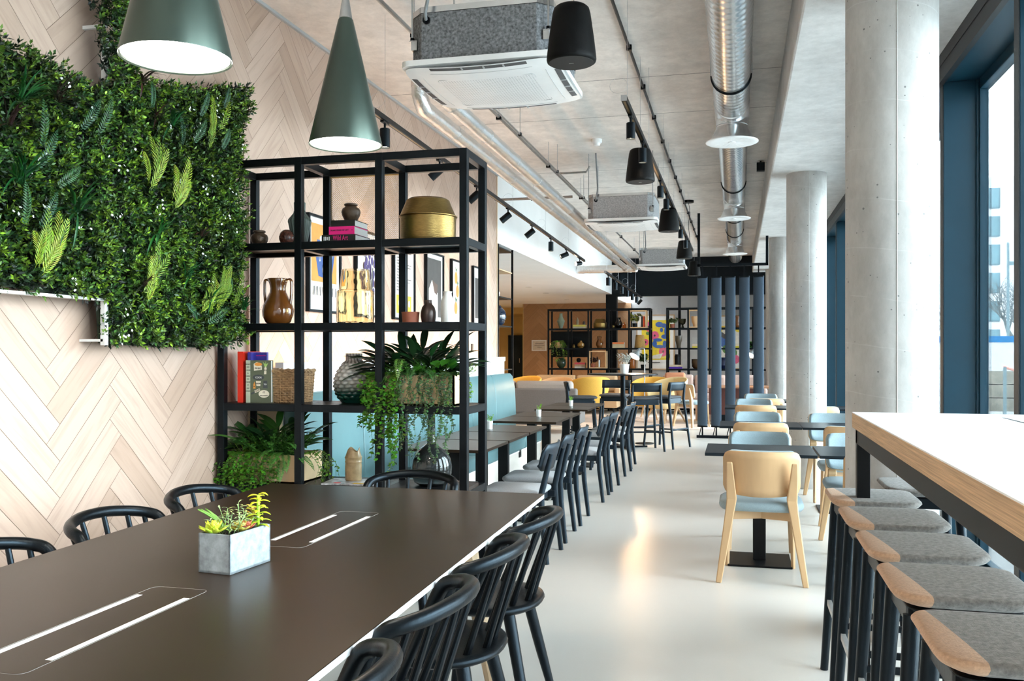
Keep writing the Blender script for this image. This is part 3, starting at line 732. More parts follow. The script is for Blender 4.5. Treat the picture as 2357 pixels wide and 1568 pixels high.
def foliage(name, n, nl, stem, L, W, pal, parent, depth=(.02,.07), tipc=1.5, keep=None):
    y = rng.uniform(min(ys), max(ys), n*3); z = rng.uniform(min(zs), max(zs), n*3)
    k = pip(gpoly, y, z); y, z = y[k][:n], z[k][:n]; n = len(y)
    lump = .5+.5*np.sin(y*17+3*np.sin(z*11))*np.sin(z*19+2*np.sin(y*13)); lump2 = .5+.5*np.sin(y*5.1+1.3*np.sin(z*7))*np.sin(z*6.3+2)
    base = np.stack([.10+depth[0]+(depth[1]-depth[0])*(.6*lump+.4*rng.random(n)), y, z], 1)
    ax = np.stack([np.full(n,.75), rng.normal(0,.5,n), rng.normal(.25,.45,n)], 1); ax /= np.linalg.norm(ax, axis=1)[:,None]
    ref = np.tile(np.array([.1,.2,1.]), (n,1)); u = np.cross(ax, ref); u /= np.linalg.norm(u, axis=1)[:,None]; v = np.cross(ax, u)
    ln = stem*rng.uniform(.7,1.3,n); V = []; T = []
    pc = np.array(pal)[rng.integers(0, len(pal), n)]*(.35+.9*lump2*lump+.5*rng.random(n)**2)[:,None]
    for q in range(nl):
        s = (.15+.85*q/(nl-1)); a = q*2.4+rng.uniform(0,6.3,n)*(1 if q == 0 else 0)
        if q == 0: a0 = a
        aa = a0+q*2.4
        rad = u*np.cos(aa)[:,None]+v*np.sin(aa)[:,None]
        p = base+ax*(ln*s)[:,None]; el = .35+.55*s
        d = ax*el+rad*math.sqrt(max(.05,1-el*el)); d /= np.linalg.norm(d, axis=1)[:,None]
        sd = np.cross(d, ax); sd /= (np.linalg.norm(sd, axis=1)[:,None]+1e-6); up = np.cross(sd, d)
        l = (L*rng.uniform(.75,1.2,n))[:,None]; w = W*rng.uniform(.8,1.15,n)[:,None]
        m = p+d*l*.5
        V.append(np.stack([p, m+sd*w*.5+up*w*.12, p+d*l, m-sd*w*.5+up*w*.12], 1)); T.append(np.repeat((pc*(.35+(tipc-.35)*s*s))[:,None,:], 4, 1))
    V = np.concatenate(V).reshape(-1,3).astype(np.float32); T = np.concatenate(T).reshape(-1,3)
    nf = len(V)//4; me = bpy.data.meshes.new(name); me.vertices.add(len(V)); me.vertices.foreach_set('co', V.ravel())
    idx = np.arange(nf)*4; f = np.stack([idx,idx+1,idx+2,idx,idx+2,idx+3],1).reshape(-1).astype(np.int32)
    me.loops.add(nf*6); me.loops.foreach_set('vertex_index', f); me.polygons.add(nf*2); me.polygons.foreach_set('loop_start', (np.arange(nf*2)*3).astype(np.int32))
    me.update(calc_edges=True); me.validate()
    a = me.color_attributes.new('tint','FLOAT_COLOR','POINT'); c = np.ones((len(V),4), np.float32); c[:,:3] = np.clip(T,0,1); a.data.foreach_set('color', c.ravel())
    me.materials.append(LEAF); return link(name, me, parent)
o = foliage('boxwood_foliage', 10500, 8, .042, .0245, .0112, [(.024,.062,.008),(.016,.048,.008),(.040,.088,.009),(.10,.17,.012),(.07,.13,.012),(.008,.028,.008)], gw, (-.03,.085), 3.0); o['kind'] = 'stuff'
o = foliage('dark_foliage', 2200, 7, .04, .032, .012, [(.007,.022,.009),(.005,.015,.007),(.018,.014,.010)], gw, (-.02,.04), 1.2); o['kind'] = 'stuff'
# small white flowers in clusters
mb = MB()
for k in range(40):
    for _ in range(30):
        y, z = random.uniform(min(ys),max(ys)), random.uniform(min(zs),max(zs))
        if pip(gpoly, np.array([y]), np.array([z]))[0]: break
    else: continue
    for q in range(random.randint(3,6)):
        c = Vector((random.uniform(.20,.225), y+random.gauss(0,.022), z+random.gauss(0,.022))); n_ = Vector((1,random.gauss(0,.4),random.gauss(.2,.4))).normalized(); u = n_.orthogonal().normalized(); w = n_.cross(u)
        for e in range(5):
            a = e*2*PI/5; d = (u*math.cos(a)+w*math.sin(a)); s_ = n_.cross(d)
            mb._add([c, c+d*.0045+s_*.0024, c+d*.0068, c+d*.0045-s_*.0024], [(0,1,2,3)])
mb.build('white_flowers', FLOWER, gw)['kind'] = 'stuff'
def gpt(px, py, off=.0): q = P(px, py, X=GX+.085+off); return Vector((q.x-WX, q.y, q.z))
def grass(px, py, n, L, tints, spread=.9, name='grass_tuft'):
    mb = MB(); b = gpt(px, py, -.02)
    for k in range(n):
        a = random.gauss(0, spread); mb.leaf(b+Vector((0,random.gauss(0,.012),0)), (random.uniform(.25,.9), math.sin(a), math.cos(a)), (.3,0,1), L*random.uniform(.6,1.1), .009, random.uniform(.5,1.5), 5, tuple(c*random.uniform(.7,1.3) for c in random.choice(tints)), .3)
    mb.build(name, LEAF, gw, attr=True)
GR = [(.012,.085,.018),(.018,.12,.022),(.008,.05,.014)]
for px, py, n, L in ((50,235,34,.23),(45,425,34,.24),(175,490,30,.22),(395,290,26,.17),(480,700,22,.2),(560,715,16,.14),(365,540,16,.16),(430,640,18,.14)): grass(px, py, n, L, GR)
RD = [(.035,.013,.009),(.022,.010,.008),(.016,.015,.008)]
for px, py, n, L in ((135,235,22,.17),(20,290,20,.16),(325,190,18,.14),(360,275,16,.12),(465,545,14,.1),(330,660,14,.1)): grass(px, py, n, L, RD, .9, 'dark_red_tuft')
def frond(mb, b, d, up, L, pin, n, tint, curl=.8, pw=.0075, ang=.95):
    d = Vector(d).normalized(); up = Vector(up); side = d.cross(up).normalized(); up = side.cross(d); q = Vector(b); pts = [q.copy()]; dirs = [d.copy()]
    for i in range(n):
        q = q+d*(L/n); d = (d-up*curl/n).normalized(); up = side.cross(d); pts.append(q.copy()); dirs.append(d.copy())
    mb.tube(pts[::2], .0011, 4, tint=tuple(c*.8 for c in tint))
    for i in range(1, n):
        t = i/n; l = pin*(math.sin(PI*min(1,.12+.9*t))**.7)
        for sg in (-1,1):
            u2 = side.cross(dirs[i]); mb.leaf(pts[i], side*sg*math.sin(ang)+dirs[i]*math.cos(ang), u2, l, pw, .25, 1, tuple(c*random.uniform(.8,1.2) for c in tint), .1)
def wfrond(px, py, a, L, pin, tint, name, n=16, pw=.0075, ang=.95, curl=.7):
    mb = MB(); b = gpt(px, py, -.02); frond(mb, b, (.5, math.sin(a), math.cos(a)), (1,0,.2), L, pin, n, tint, curl, pw, ang); mb.build(name, LEAF, gw, attr=True)
FT = [(.016,.075,.028),(.012,.058,.025),(.026,.09,.028)]
for px, py, a, L in ((185,300,.5,.19),(225,310,.3,.2),(95,340,-.1,.2),(85,390,.4,.2),(130,430,.8,.16),(460,270,.3,.16),(445,330,.5,.17),(420,335,-.3,.15),(515,250,.2,.13),(510,345,.35,.14),(55,520,-.1,.18),(90,525,.4,.18),(350,250,-.2,.13),(475,745,1.0,.2),(455,735,-1.0,.16),(520,690,.2,.13)):
    wfrond(px, py, a, L, .032, random.choice(FT), 'fern_frond')
LT = [(.20,.30,.015),(.15,.25,.012),(.26,.34,.025)]
for cx_, cy_, nn in ((100,612,13),(335,668,8),(345,425,6),(398,470,7),(482,322,6),(490,712,9),(520,690,4)):
    for k in range(nn):
        wfrond(cx_+random.gauss(0,10), cy_+random.gauss(0,10), random.gauss(.12,.38), random.uniform(.13,.24), .048, random.choice(LT), 'lime_sprig', 13, .0055, .62, random.uniform(.3,1.0))
# ------------------------------------------------------------------ shelving unit
XS = [-2.874,-2.390,-1.906,-1.422]; YF, YB = 4.64, 5.00; LV = [.16,.615,1.07,1.525,1.98,2.455]; h = .021
su = thing('shelving_unit', 'tall open black steel shelving unit standing off the oak wall behind the dark table', 'shelf', (0,0,0))
for x in XS:
    for y in (YF, YB): MB().box(x-h,y-h,0,x+h,y+h,2.476).build('post', BLK, su, bev=.002)
for z in LV:
    mb = MB()
    for y in (YF, YB):
        for i in range(3): mb.box(XS[i]+h,y-h*.95,z-h,XS[i+1]-h,y+h*.95,z+h)
    for x in XS: mb.box(x-h*.95,YF+h,z-h,x+h*.95,YB-h,z+h)
    mb.build('rail_frame', BLK, su, bev=.002)
    if z < 2.3 : MB().box(XS[0]+h,YF+h,z+.004,XS[3]-h,YB-h,z+h-.001).build('shelf_board', BLKP, su)
# brass mesh back
mb = MB(); x0, x1, z0, z1 = XS[1]+h, XS[2]-h, 2.002, 2.432
nx, nz = 72, 74; rr = .0024
for j in range(nz):
    z = z0+(z1-z0)*(j+.5)/nz; pts = [(x0+(x1-x0)*i/nx, YB+.001, z+(.0020 if (i+j)%2 else -.0020)) for i in range(nx+1)]; mb.tube(pts, .0012, 4)
for k in range(2): mb.box(x0, YB-.004, (z0, z1-.006)[k], x1, YB+.006, (z0+.006, z1)[k])
mb.build('mesh_back', GOLDMESH, su)
def onshelf(px, Yd, lvl): q = P(px, 800, Y=Yd); return (q.x, Yd, LV[lvl]+h)
def vase(name, label, cat, loc, prof, m, ang=40, seg=32, group=None):
    o = MB().lathe(prof, seg=seg).build(name, m, smooth=True, ang=ang, loc=loc); return tag(o, label, cat, group)
potp = [(.022,0),(.036,.012),(.048,.035),(.0515,.054),(.046,.07),(.032,.079),(.029,.083),(.036,.087),(.037,.093),(.031,.097),(.026,.09)]
vase('bronze_pot', 'small dark bronze pot at the left end of the shelf level with the brass bowl', 'vase', onshelf(597,4.80,4), potp, BRONZE)
EGG = mat('mottled_red_brown_glaze', (.09,.03,.02), .22, 0, .8, 90, bmp=.25, bsc=70)
vase('egg_vase', 'small mottled red-brown egg-shaped vase beside the ribbed green vase', 'vase', onshelf(660,4.78,4), [(.022,0),(.034,.012),(.043,.035),(.044,.052),(.037,.074),(.022,.09),(.014,.093),(.010,.088)], EGG)
GRNV = mat('ribbed_green_glaze', (.075,.10,.085), .35, 0, .25, 14)
mb = MB(); prof = [(.036,0),(.044,.03),(.066,.150),(.064,.162),(.036,.198),(.0315,.215),(.033,.262),(.029,.262),(.026,.23)]
seg = 72; vs = []; fs = []
for r_, z in prof:
    for k in range(seg): a = 2*PI*k/seg; q = r_*(1+(.035 if k % 3 == 0 else -.012)); vs.append((q*math.cos(a), q*math.sin(a), z))
for i in range(len(prof)-1):
    for k in range(seg): fs.append((i*seg+k, i*seg+(k+1)%seg, (i+1)*seg+(k+1)%seg, (i+1)*seg+k))
fs.append(tuple(range(seg-1,-1,-1))); mb._add(vs, fs)
tag(mb.build('ribbed_vase', GRNV, loc=onshelf(690,4.86,4)), 'tall ribbed grey-green vase behind the top left front post', 'vase')
def book(name, label, loc, size, col, rotz=0, up='flat', group=None, rough=.4, spine=None, cat='book'):
    """size = (spine length along x, depth along y, thickness along z); spine faces -y"""
    L_, D_, T_ = size; t = thing(name, label, cat, loc, rotz, group); mm = mat('cover_'+'_'.join('%d' % (c*999) for c in col), col, rough, 0, .05, 6); c = .003
    MB().box(-L_/2,-D_/2,0,L_/2,D_/2,c).box(-L_/2,-D_/2,T_-c,L_/2,D_/2,T_).box(-L_/2,-D_/2,c,L_/2,-D_/2+c,T_-c).build('cover', mm, t)
    MB().box(-L_/2+.004,-D_/2+c,c,L_/2-.004,D_/2-.005,T_-c).build('pages', mat('book_pages', (.72,.70,.66), .8, 0, .08, 40, stretch=(1,1,60)), t)
    return t
WHITEINK = mat('white_ink', (.8,.8,.78), .6); BLACKINK = mat('black_ink', (.012,.012,.012), .6); PINKINK = mat('pink_ink', (.85,.02,.22), .6)
RX = (PI/2,0,0)
sx, sy, sz = onshelf(795,4.80,4)
bk = book('art_book', 'black book with pink lettering at the bottom of the stack under the pink book', (sx+.005,sy,sz), (.205,.21,.044), (.012,.014,.012))
text('Wild Art', .040, PINKINK, bk, (.012,-.1056,.024), RX, align='CENTER', xs=.62)
MB().box(-.09,-.1057,.012,-.085,-.105,.033).box(-.081,-.1057,.012,-.075,-.105,.033).box(-.071,-.1057,.014,-.064,-.105,.031).box(-.059,-.1057,.012,-.053,-.105,.033).build('publisher_mark', WHITEINK, bk)
bk = book('art_book', 'bright pink book in the middle of the stack of three under the bronze pot', (sx+.022,sy,sz+.044), (.155,.20,.046), (.85,.015,.22))
text('30,000 YEARS OF ART', .0125, BLACKINK, bk, (-.012,-.1008,.024), RX, align='CENTER', xs=.93)
text('+', .014, BLACKINK, bk, (.064,-.1008,.024), RX, align='CENTER')
book('art_book', 'plain black book on top of the pink book, below the bronze pot', (sx+.028,sy,sz+.090), (.145,.19,.036), (.010,.010,.011))
vase('bronze_pot', 'dark bronze pot standing on the stack of three books', 'vase', (sx+.035,sy,sz+.126), [(r_*1.06,z*1.1) for r_, z in potp], BRONZE)
bb = thing('brass_bowl', 'large two-tier hammered brass vessel on the right of the upper shelf', 'bowl', onshelf(985,4.815,4))
MB().lathe([(.135,0),(.150,.006),(.157,.03),(.1585,.135),(.165,.139),(.165,.143),(.158,.146)], seg=56).build('lower_bowl', BRASS, bb, smooth=True)
MB().lathe([(.158,.146),(.155,.152),(.132,.205),(.122,.232),(.105,.243),(.06,.248),(.01,.249)], seg=56).build('upper_bowl', BRASS, bb, smooth=True)
AMBG = mat('amber_brown_glaze', (.17,.055,.011), .08, 0, .3, 6, coat=.6, spec=.6)
jr = thing('two_handled_jar', 'glossy amber-brown jar with two handles on the middle shelf', 'jar', onshelf(640,4.81,3))
MB().lathe([(.055,0),(.072,.012),(.089,.05),(.091,.078),(.085,.11),(.065,.15),(.047,.185),(.044,.21),(.050,.24),(.062,.265),(.060,.268),(.05,.262),(.04,.22)], seg=40).build('body', AMBG, jr, smooth=True, ang=60)
for s_ in (-1,1):
    MB().tube(spline([(s_*.055,0,.258),(s_*.078,0,.262),(s_*.086,0,.245),(s_*.086,0,.18),(s_*.080,0,.12)],5), .0095, 10, flat=(1.3,.75)).build('handle', AMBG, jr, smooth=True)
AMB = glassmat('amber_glass', (.93,.68,.34), 1.2)
m2, nt2, b2, o2 = _nt('amber_blown_glass')
b2.inputs['Base Color'].default_value = (1.0,.86,.60,1); b2.inputs['Roughness'].default_value = .02; b2.inputs['Transmission Weight'].default_value = 1; b2.inputs['IOR'].default_value = 1.3
bump(nt2, b2, noise(nt2, 9, 2), .3); AMBT = m2
av = [(.095,0),(.106,.01),(.108,.04),(.107,.165),(.106,.185),(.100,.190),(.094,.193),(.092,.2),(.080,.31)]
vase('amber_glass_vase', 'large stepped amber glass vase in the middle bay', 'vase', onshelf(818,4.82,3), av+[(r_-.006,z) for r_, z in av[::-1][:-1]]+[(.08,.012)], AMBT, 30, 40)
TERR = mat('terracotta', (.30,.085,.045), .65, 0, .1, 20)
vase('terracotta_bowl', 'small terracotta bowl beside the dark brown vase', 'bowl', onshelf(945,4.78,3), [(.04,0),(.046,.004),(.049,.05),(.051,.062),(.045,.062),(.042,.012)], TERR)
DKV = mat('dark_brown_metal_glaze', (.045,.026,.022), .3, .3, .15, 10)
vase('dark_vase', 'dark brown bottle-neck vase between the terracotta bowl and white carafe', 'vase', onshelf(986,4.79,3), [(.030,0),(.038,.006),(.043,.035),(.0435,.06),(.036,.088),(.022,.105),(.0195,.118),(.0215,.128),(.017,.126)], DKV)
vase('white_carafe', 'white ceramic carafe at the right end of the middle shelf', 'vase', onshelf(1030,4.80,3), [(.034,0),(.037,.008),(.0375,.115),(.034,.128),(.023,.155),(.0225,.165),(.026,.175),(.021,.172)], WHITEPOT)
# standing books
bz = LV[2]+h
def standing(name, label, px, Yd, hgt, thick, depth, col, rot=0):
    q = P(px, 800, Y=Yd); t = thing(name, label, 'book', (q.x, Yd, bz), rot); c = .003
    mm = mat('cover_'+'_'.join('%d' % (v*999) for v in col), col, .4, 0, .05, 6)
    MB().box(-thick/2,0,0,-thick/2+c,depth,hgt).box(thick/2-c,0,0,thick/2,depth,hgt).box(-thick/2+c,0,0,thick/2-c,c,hgt).build('cover', mm, t)
    MB().box(-thick/2+c,c,.004,thick/2-c,depth-.004,hgt-.004).build('pages', MATS['book_pages'], t); return t
standing('hardback_book', 'tall red book standing at the left end of the shelf above the planter', 553, 4.70, .295, .035, .20, (.80,.03,.012))
t = standing('hardback_book', 'tall deep blue book with small pink lettering, standing behind the olive cookbook', 574, 4.71, .292, .022, .20, (.035,.03,.28))
MB().box(-.012,.004,0.004,-.0111,.19,.15).build('purple_band', mat('purple_green_band', (.25,.02,.20), .5), t)
t['label'] = 'tall deep blue book with small pink lettering, standing behind the olive cookbook'
# its cover turned to the room
q = P(588, 800, Y=4.735); bl = MB().box(-.055,0,0,.055,.004,.290).build('front_board', mat('deep_blue_cover', (.035,.03,.28), .4), t, loc=(q.x-t.location.x, q.y-t.location.y+.03, 0))
text('The Metropolitan Museum of Art', .0085, PINKINK, t, (q.x-t.location.x, q.y-t.location.y+.029, .272), RX, align='CENTER', xs=.86)
q = P(597, 800, Y=4.70); cb = thing('cookbook', 'olive cookbook with food pictures on its cover, standing beside the wicker basket', 'book', (q.x, 4.69, bz))
OLV = mat('olive_cover', (.10,.12,.075), .5, 0, .1, 8); SPN = mat('pale_green_spine', (.48,.52,.40), .5)
MB().box(-.052,0,0,.078,.004,.245).box(-.052,.024,0,.078,.028,.245).build('cover', OLV, cb); MB().box(-.048,.004,.003,.075,.024,.242).build('pages', MATS['book_pages'], cb)
MB().box(-.080,-.001,0,-.052,.028,.245).build('spine', SPN, cb)
for i, w in enumerate(['WHAT','TO','COOK','&','HOW','TO','COOK','IT','JANE','HORNBY']): text(w, .0105 if i < 8 else .007, BLACKINK, cb, (-.066,-.0016,.222-.0172*i), RX, align='CENTER')
CRM = mat('cream_ink', (.80,.74,.60), .5); ORG = mat('orange_ink', (.75,.30,.05), .5); GRY = mat('slate_ink', (.05,.06,.065), .5); LGN = mat('leek_green_ink', (.35,.55,.15), .5)
def flat(parent, name, pts, m, y=-.0012): 
    n_ = len(pts); mb = MB(); mb._add([(x,y,z) for x,z in pts]+[(x,y+.0008,z) for x,z in pts], [tuple(range(n_)), tuple(range(2*n_-1,n_-1,-1))]+[(i,n_+i,n_+(i+1)%n_,(i+1)%n_) for i in range(n_)]); return mb.build(name, m, parent)
def blob(cx, cz, rx, rz, n_=18, a0=0): return [(cx+rx*math.cos(2*PI*k/n_+a0), cz+rz*math.sin(2*PI*k/n_+a0)) for k in range(n_)]
flat(cb,'printed_shape',[(-.028,.185),(.022,.19),(.022,.208),(.012,.228),(-.01,.235),(-.03,.225)],CRM); flat(cb,'printed_shape',blob(0,.222,.024,.010),ORG,-.0022); text('WHAT',.014,BLACKINK,cb,(-.002,-.0026,.199),RX,align='CENTER')
flat(cb,'printed_shape',[(.036,.165),(.05,.165),(.052,.2),(.046,.215),(.038,.2)],CRM); flat(cb,'printed_shape',[(.04,.205),(.03,.235),(.044,.222),(.046,.24),(.05,.222),(.062,.23),(.05,.205)],LGN); text('TO',.012,BLACKINK,cb,(.044,-.0026,.187),RX,align='CENTER')
flat(cb,'printed_shape',blob(.0,.147,.036,.016),GRY); text('COOK',.014,WHITEINK,cb,(.002,-.0026,.146),RX,align='CENTER')
flat(cb,'printed_shape',[(-.034,.082),(-.018,.082),(-.02,.105),(-.026,.122),(-.032,.105)],ORG); text('&',.011,BLACKINK,cb,(-.026,-.0026,.094),RX,align='CENTER')
flat(cb,'printed_shape',[(-.012,.098),(.012,.098),(.016,.126),(-.016,.126)],CRM); text('HOW',.0125,BLACKINK,cb,(.0,-.0026,.111),RX,align='CENTER')
flat(cb,'printed_shape',[(.03,.085),(.058,.085),(.056,.128),(.032,.128)],GRY); text('TO',.013,WHITEINK,cb,(.044,-.0026,.106),RX,align='CENTER')
flat(cb,'printed_shape',[(-.045,.046),(-.012,.062),(-.008,.072),(-.048,.056)],GRY); flat(cb,'printed_shape',[(-.022,.056),(.012,.07),(.008,.084),(-.026,.07)],CRM,-.0018); text('COOK',.0125,BLACKINK,cb,(-.007,-.0028,.070),(PI/2,-.38,0),align='CENTER')
flat(cb,'printed_shape',blob(.035,.052,.034,.022),CRM); text('IT',.016,BLACKINK,cb,(.036,-.0026,.060),RX,align='CENTER'); text('JANE HORNBY',.0075,BLACKINK,cb,(.036,-.0026,.042),RX,align='CENTER')
# wicker basket
WICK = mat('wicker', (.36,.22,.11), .7, 0, .35, 40, bmp=.2)
q = P(668, 800, Y=4.80); wk = thing('wicker_basket', 'square wicker basket on the shelf between the books and the scaled vase', 'basket', (q.x,4.815,bz))
mb = MB(); W_, D_, H_ = .215, .20, .185; rows = 17
def ringpts(s_, z, ph, nn=88):
    pts = []
    o_ = rrect(W_*s_, D_*s_, .03, 4); per = [Vector((*a,0)) for a in o_]; seglen = [(per[(i+1)%len(per)]-per[i]).length for i in range(len(per))]; tot = sum(seglen)
    for k in range(nn):
        d_ = tot*k/nn; i = 0
        while d_ > seglen[i]: d_ -= seglen[i]; i += 1
        p_ = per[i].lerp(per[(i+1)%len(per)], d_/seglen[i]); nrm = p_.normalized(); pts.append(p_+nrm*(.0038*math.cos(k*PI/2+ph))+Vector((0,0,z)))
    return pts
for j in range(rows): mb.tube(ringpts(.90+.10*j/rows, .006+H_*.93*j/rows, PI*(j%2)), .0048, 5, closed=True)
mb.build('woven_wall', WICK, wk, smooth=True)
mb = MB()
for k in range(44): 
    a = ringpts(.90,0,0,44)[k]; b = ringpts(1.0,H_,0,44)[k]; mb.tube([a,b], .003, 5)
mb.build('stakes', WICK, wk, smooth=True)
mb = MB()
for j in range(3): mb.tube([p_+Vector((0,0,.003*math.sin(i*1.3+j*2))) for i, p_ in enumerate(ringpts(1.01+.008*j,H_-.006+.004*j,j*2.1))], .006, 6, closed=True)
mb.build('braided_rim', WICK, wk, smooth=True); MB().prism(rrect(.185,.17,.03,4),.002,.008).build('bottom', WICK, wk)
# scaled vase: glaze runs from white shoulders to deep green foot
m3, nt3, b3, o3 = _nt('scaled_green_white_glaze'); a3 = nt3.nodes.new('ShaderNodeAttribute'); a3.attribute_name = 'tint'; nt3.links.new(a3.outputs['Color'], b3.inputs['Base Color']); b3.inputs['Roughness'].default_value = .16
mb = MB(); vs = []; fs = []; tn = []; seg, ns = 120, 96
def sprof(t):
    z = .285*t
    if t < .86: a = math.pi*(.18+.72*t/.86); r_ = .112*math.sin(a)**.72
    else: r_ = .112*math.sin(math.pi*.90)**.72*(1-.0*(t-.86))
    return max(r_, .047 if t > .8 else .03), z
for j in range(ns+1):
    t = j/ns; r_, z = sprof(t)
    for k in range(seg):
        a = 2*PI*k/seg; row = t*13; sh = .5*(int(row) % 2); cu = (k/seg*15+sh) % 1-.5; cv = row % 1
        b_ = max(0, 1-(2*abs(cu))**1.6-(abs(cv-.35)*1.5)**2) if .08 < t < .84 else 0
        q = r_*(1+.085*b_); vs.append((q*math.cos(a), q*math.sin(a), z))
        g_ = min(1, max(0, (t-.22)/.33)); w_ = .45+.55*b_
        c_ = np.array((.004,.045,.035))*(1-g_)+np.array((.62,.60,.57))*g_*w_+np.array((.05,.045,.04))*g_*(1-w_)
        if t > .8: c_ = np.array((.42,.38,.35))*(.75+.35*math.sin(a*17+t*20))
        tn.append(tuple(c_))
for j in range(ns):
    for k in range(seg): fs.append((j*seg+k, j*seg+(k+1)%seg, (j+1)*seg+(k+1)%seg, (j+1)*seg+k))
fs.append(tuple(range(seg-1,-1,-1))); mb._add(vs, fs); mb.t = tn
tag(mb.build('scaled_vase', m3, smooth=True, ang=0, attr=True, loc=onshelf(815,4.84,2)), 'round vase with scale pattern, white shoulders and dark green foot', 'vase')
# bottom shelf: jug on magazines, smoked bottle
MAG = mat('magazine_cover', (.40,.40,.42), .35, 0, .8, 22); 
q = P(812, 1108, Y=4.82); mz = LV[1]+h
mg = thing('magazine', 'printed magazine lying under the beige jug', 'magazine', (q.x+.01,4.80,mz), .1); MB().box(-.15,-.11,0,.15,.11,.008).build('pages', MAG, mg)
flat_ = MB().lathe([(.022,0),(.022,.0006)], (-.07,-.07,.0082), 14).build('cover_print', mat('red_ink', (.6,.03,.03), .5), mg); MB().box(.03,-.10,.0081,.10,-.07,.0087).build('cover_print', mat('yellow_ink', (.75,.50,.04), .5), mg)
JUG = mat('speckled_beige_stoneware', (.36,.26,.14), .3, 0, .25, 30)
jg = vase('stoneware_jug', 'beige stoneware jug with torn rim standing on magazines', 'jug', (q.x,4.83,mz+.0085), [(.044,0),(.047,.004),(.048,.085),(.046,.10),(.049,.108),(.046,.116),(.048,.125),(.050,.134),(.045,.142),(.038,.165),(.036,.178),(.031,.176),(.03,.15)], JUG)
for v in jg.data.vertices:
    if v.co.z > .17: v.co.z += .012*math.sin(3*math.atan2(v.co.y, v.co.x)+.6)
SMK = bpy.data.materials.new('smoked_glass'); m4, nt4, b4, o4 = _nt('smoked_bottle_glass')
b4.inputs['Base Color'].default_value = (.20,.22,.22,1); b4.inputs['Roughness'].default_value = .02; b4.inputs['Transmission Weight'].default_value = .92; b4.inputs['IOR'].default_value = 1.45
bp = [(.07,0),(.098,.02),(.114,.07),(.116,.105),(.108,.15),(.085,.19),(.05,.215),(.026,.235),(.0215,.27),(.0215,.40),(.027,.41)]
vase('smoked_glass_bottle', 'round smoked glass demijohn bottle on the bottom shelf', 'bottle', onshelf(993,4.82,1), bp+[(r_-.004,z) for r_, z in bp[::-1][:-1]]+[(.065,.006)], m4, 40, 48)
# planters with greenery
G1, G2, G3 = (.075,.21,.02), (.035,.115,.018), (.11,.25,.025)
def vine(b, out, drop, lw, tint, parent, name='trailing_vine', dens=60, wob=.03):
    mb = MB(); b = Vector(b); out = Vector(out); p1 = b+out*.5+Vector((0,0,.02)); p2 = b+out+Vector((random.gauss(0,.01),0,-.06)); pts = [b,p1,p2]; z = p2.copy()
    n_ = max(2, int(drop/.07))
    for i in range(n_): z = z+Vector((random.gauss(0,wob*.4), random.gauss(0,wob*.2), -drop/n_)); pts.append(z.copy())
    pts = spline(pts, 4); mb.tube(pts, .0012, 4, tint=tuple(c*.5 for c in tint)); tot = len(pts)
    for i in range(int((drop+.12)*dens)):
        f_ = random.uniform(.08,1)*(tot-1); k = int(f_); p_ = pts[k].lerp(pts[min(k+1,tot-1)], f_-k); a = random.uniform(0,6.3)
        mb.leaf(p_, (math.cos(a), math.sin(a)-.25, random.uniform(-.7,.15)), (0,-.4,1), lw*random.uniform(.7,1.15), lw*.72, .4, 2, tuple(c*random.uniform(.65,1.35) for c in tint), .12)
    mb.build(name, LEAFG, parent, attr=True, smooth=True, ang=0)
def broad(b, d, L, W, tint, parent, n_=7, name='broad_leaf_stem'):
    mb = MB(); b = Vector(b); d = Vector(d).normalized(); e = b+d*L*.55; mb.tube([b,e], .0028, 5, tint=tuple(c*.7 for c in tint)); side = d.cross(Vector((0,0,1))).normalized()
    for k in range(n_):
        s_ = -1 if k % 2 else 1; p_ = b.lerp(e, .45+.55*k/n_); dd = d*.75+side*s_*(.75 if k < n_-1 else 0)+Vector((0,0,random.uniform(-.1,.25)))
        mb.leaf(p_, dd, (0,-.3,1), L*.62*random.uniform(.8,1.1), W, .55, 5, tuple(c*random.uniform(.75,1.25) for c in tint), .2)
    mb.build(name, LEAFG, parent, attr=True, smooth=True, ang=0)
def fernf(b, d, L, parent, tint=(.05,.15,.025), curl=1.6): 
    mb = MB(); frond(mb, b, d, (0,0,1), L, .034, 26, tint, curl, .0095, 1.2); mb.build('fern_frond', LEAFG, parent, attr=True)
def planterbox(name, label, x0, x1, y0, y1, z, hh):
    t = thing(name, label, 'planter', ((x0+x1)/2,(y0+y1)/2,z)); w, d = (x1-x0)/2, (y1-y0)/2; mb = MB().box(-w,-d,0,w,d,.01)
    for a in ((-w,-d,w,-d+.01),(-w,d-.01,w,d),(-w,-d,-w+.01,d),(w-.01,-d,w,d)): mb.box(a[0],a[1],0,a[2],a[3],hh)
    mb.build('box', BEIGEBOX, t); MB().box(-w+.01,-d+.01,.01,w-.01,d-.01,hh-.02).build('soil', SOIL, t); return t, w, d
pb, w, d = planterbox('planter_box', 'beige planter box with long trailing vines on the right of the shelving unit', -2.00, -1.49, 4.675, 4.965, LV[2]+h, .165)
for k in range(26): x = random.uniform(-w,-w*.12); vine((x,-d*.6,.15), (random.uniform(-.05,.03),-.09-.03*random.random(),.02), (.02+.30*random.random()) if x < -w*.62 else random.uniform(.16,.52), .024, G1, pb, dens=150)
for k in range(34): x = random.uniform(-.06,w*.95); vine((x,-d*.6,.15), (random.uniform(-.03,.03),-.095-.03*random.random(),.02), random.uniform(.08,.42), .0155, (.085,.165,.065), pb, 'fine_trailing_vine', 190, .07)
for k in range(4): vine((w*.8+random.uniform(-.05,.05),-d*.5,.15), (.0,-.11,.02), random.uniform(.2,.30), .017, G3, pb)
for k in range(5): vine((w*.5,random.uniform(-.1,.1),.15), (.16,.0,.02), random.uniform(.05,.12), .02, G3, pb)
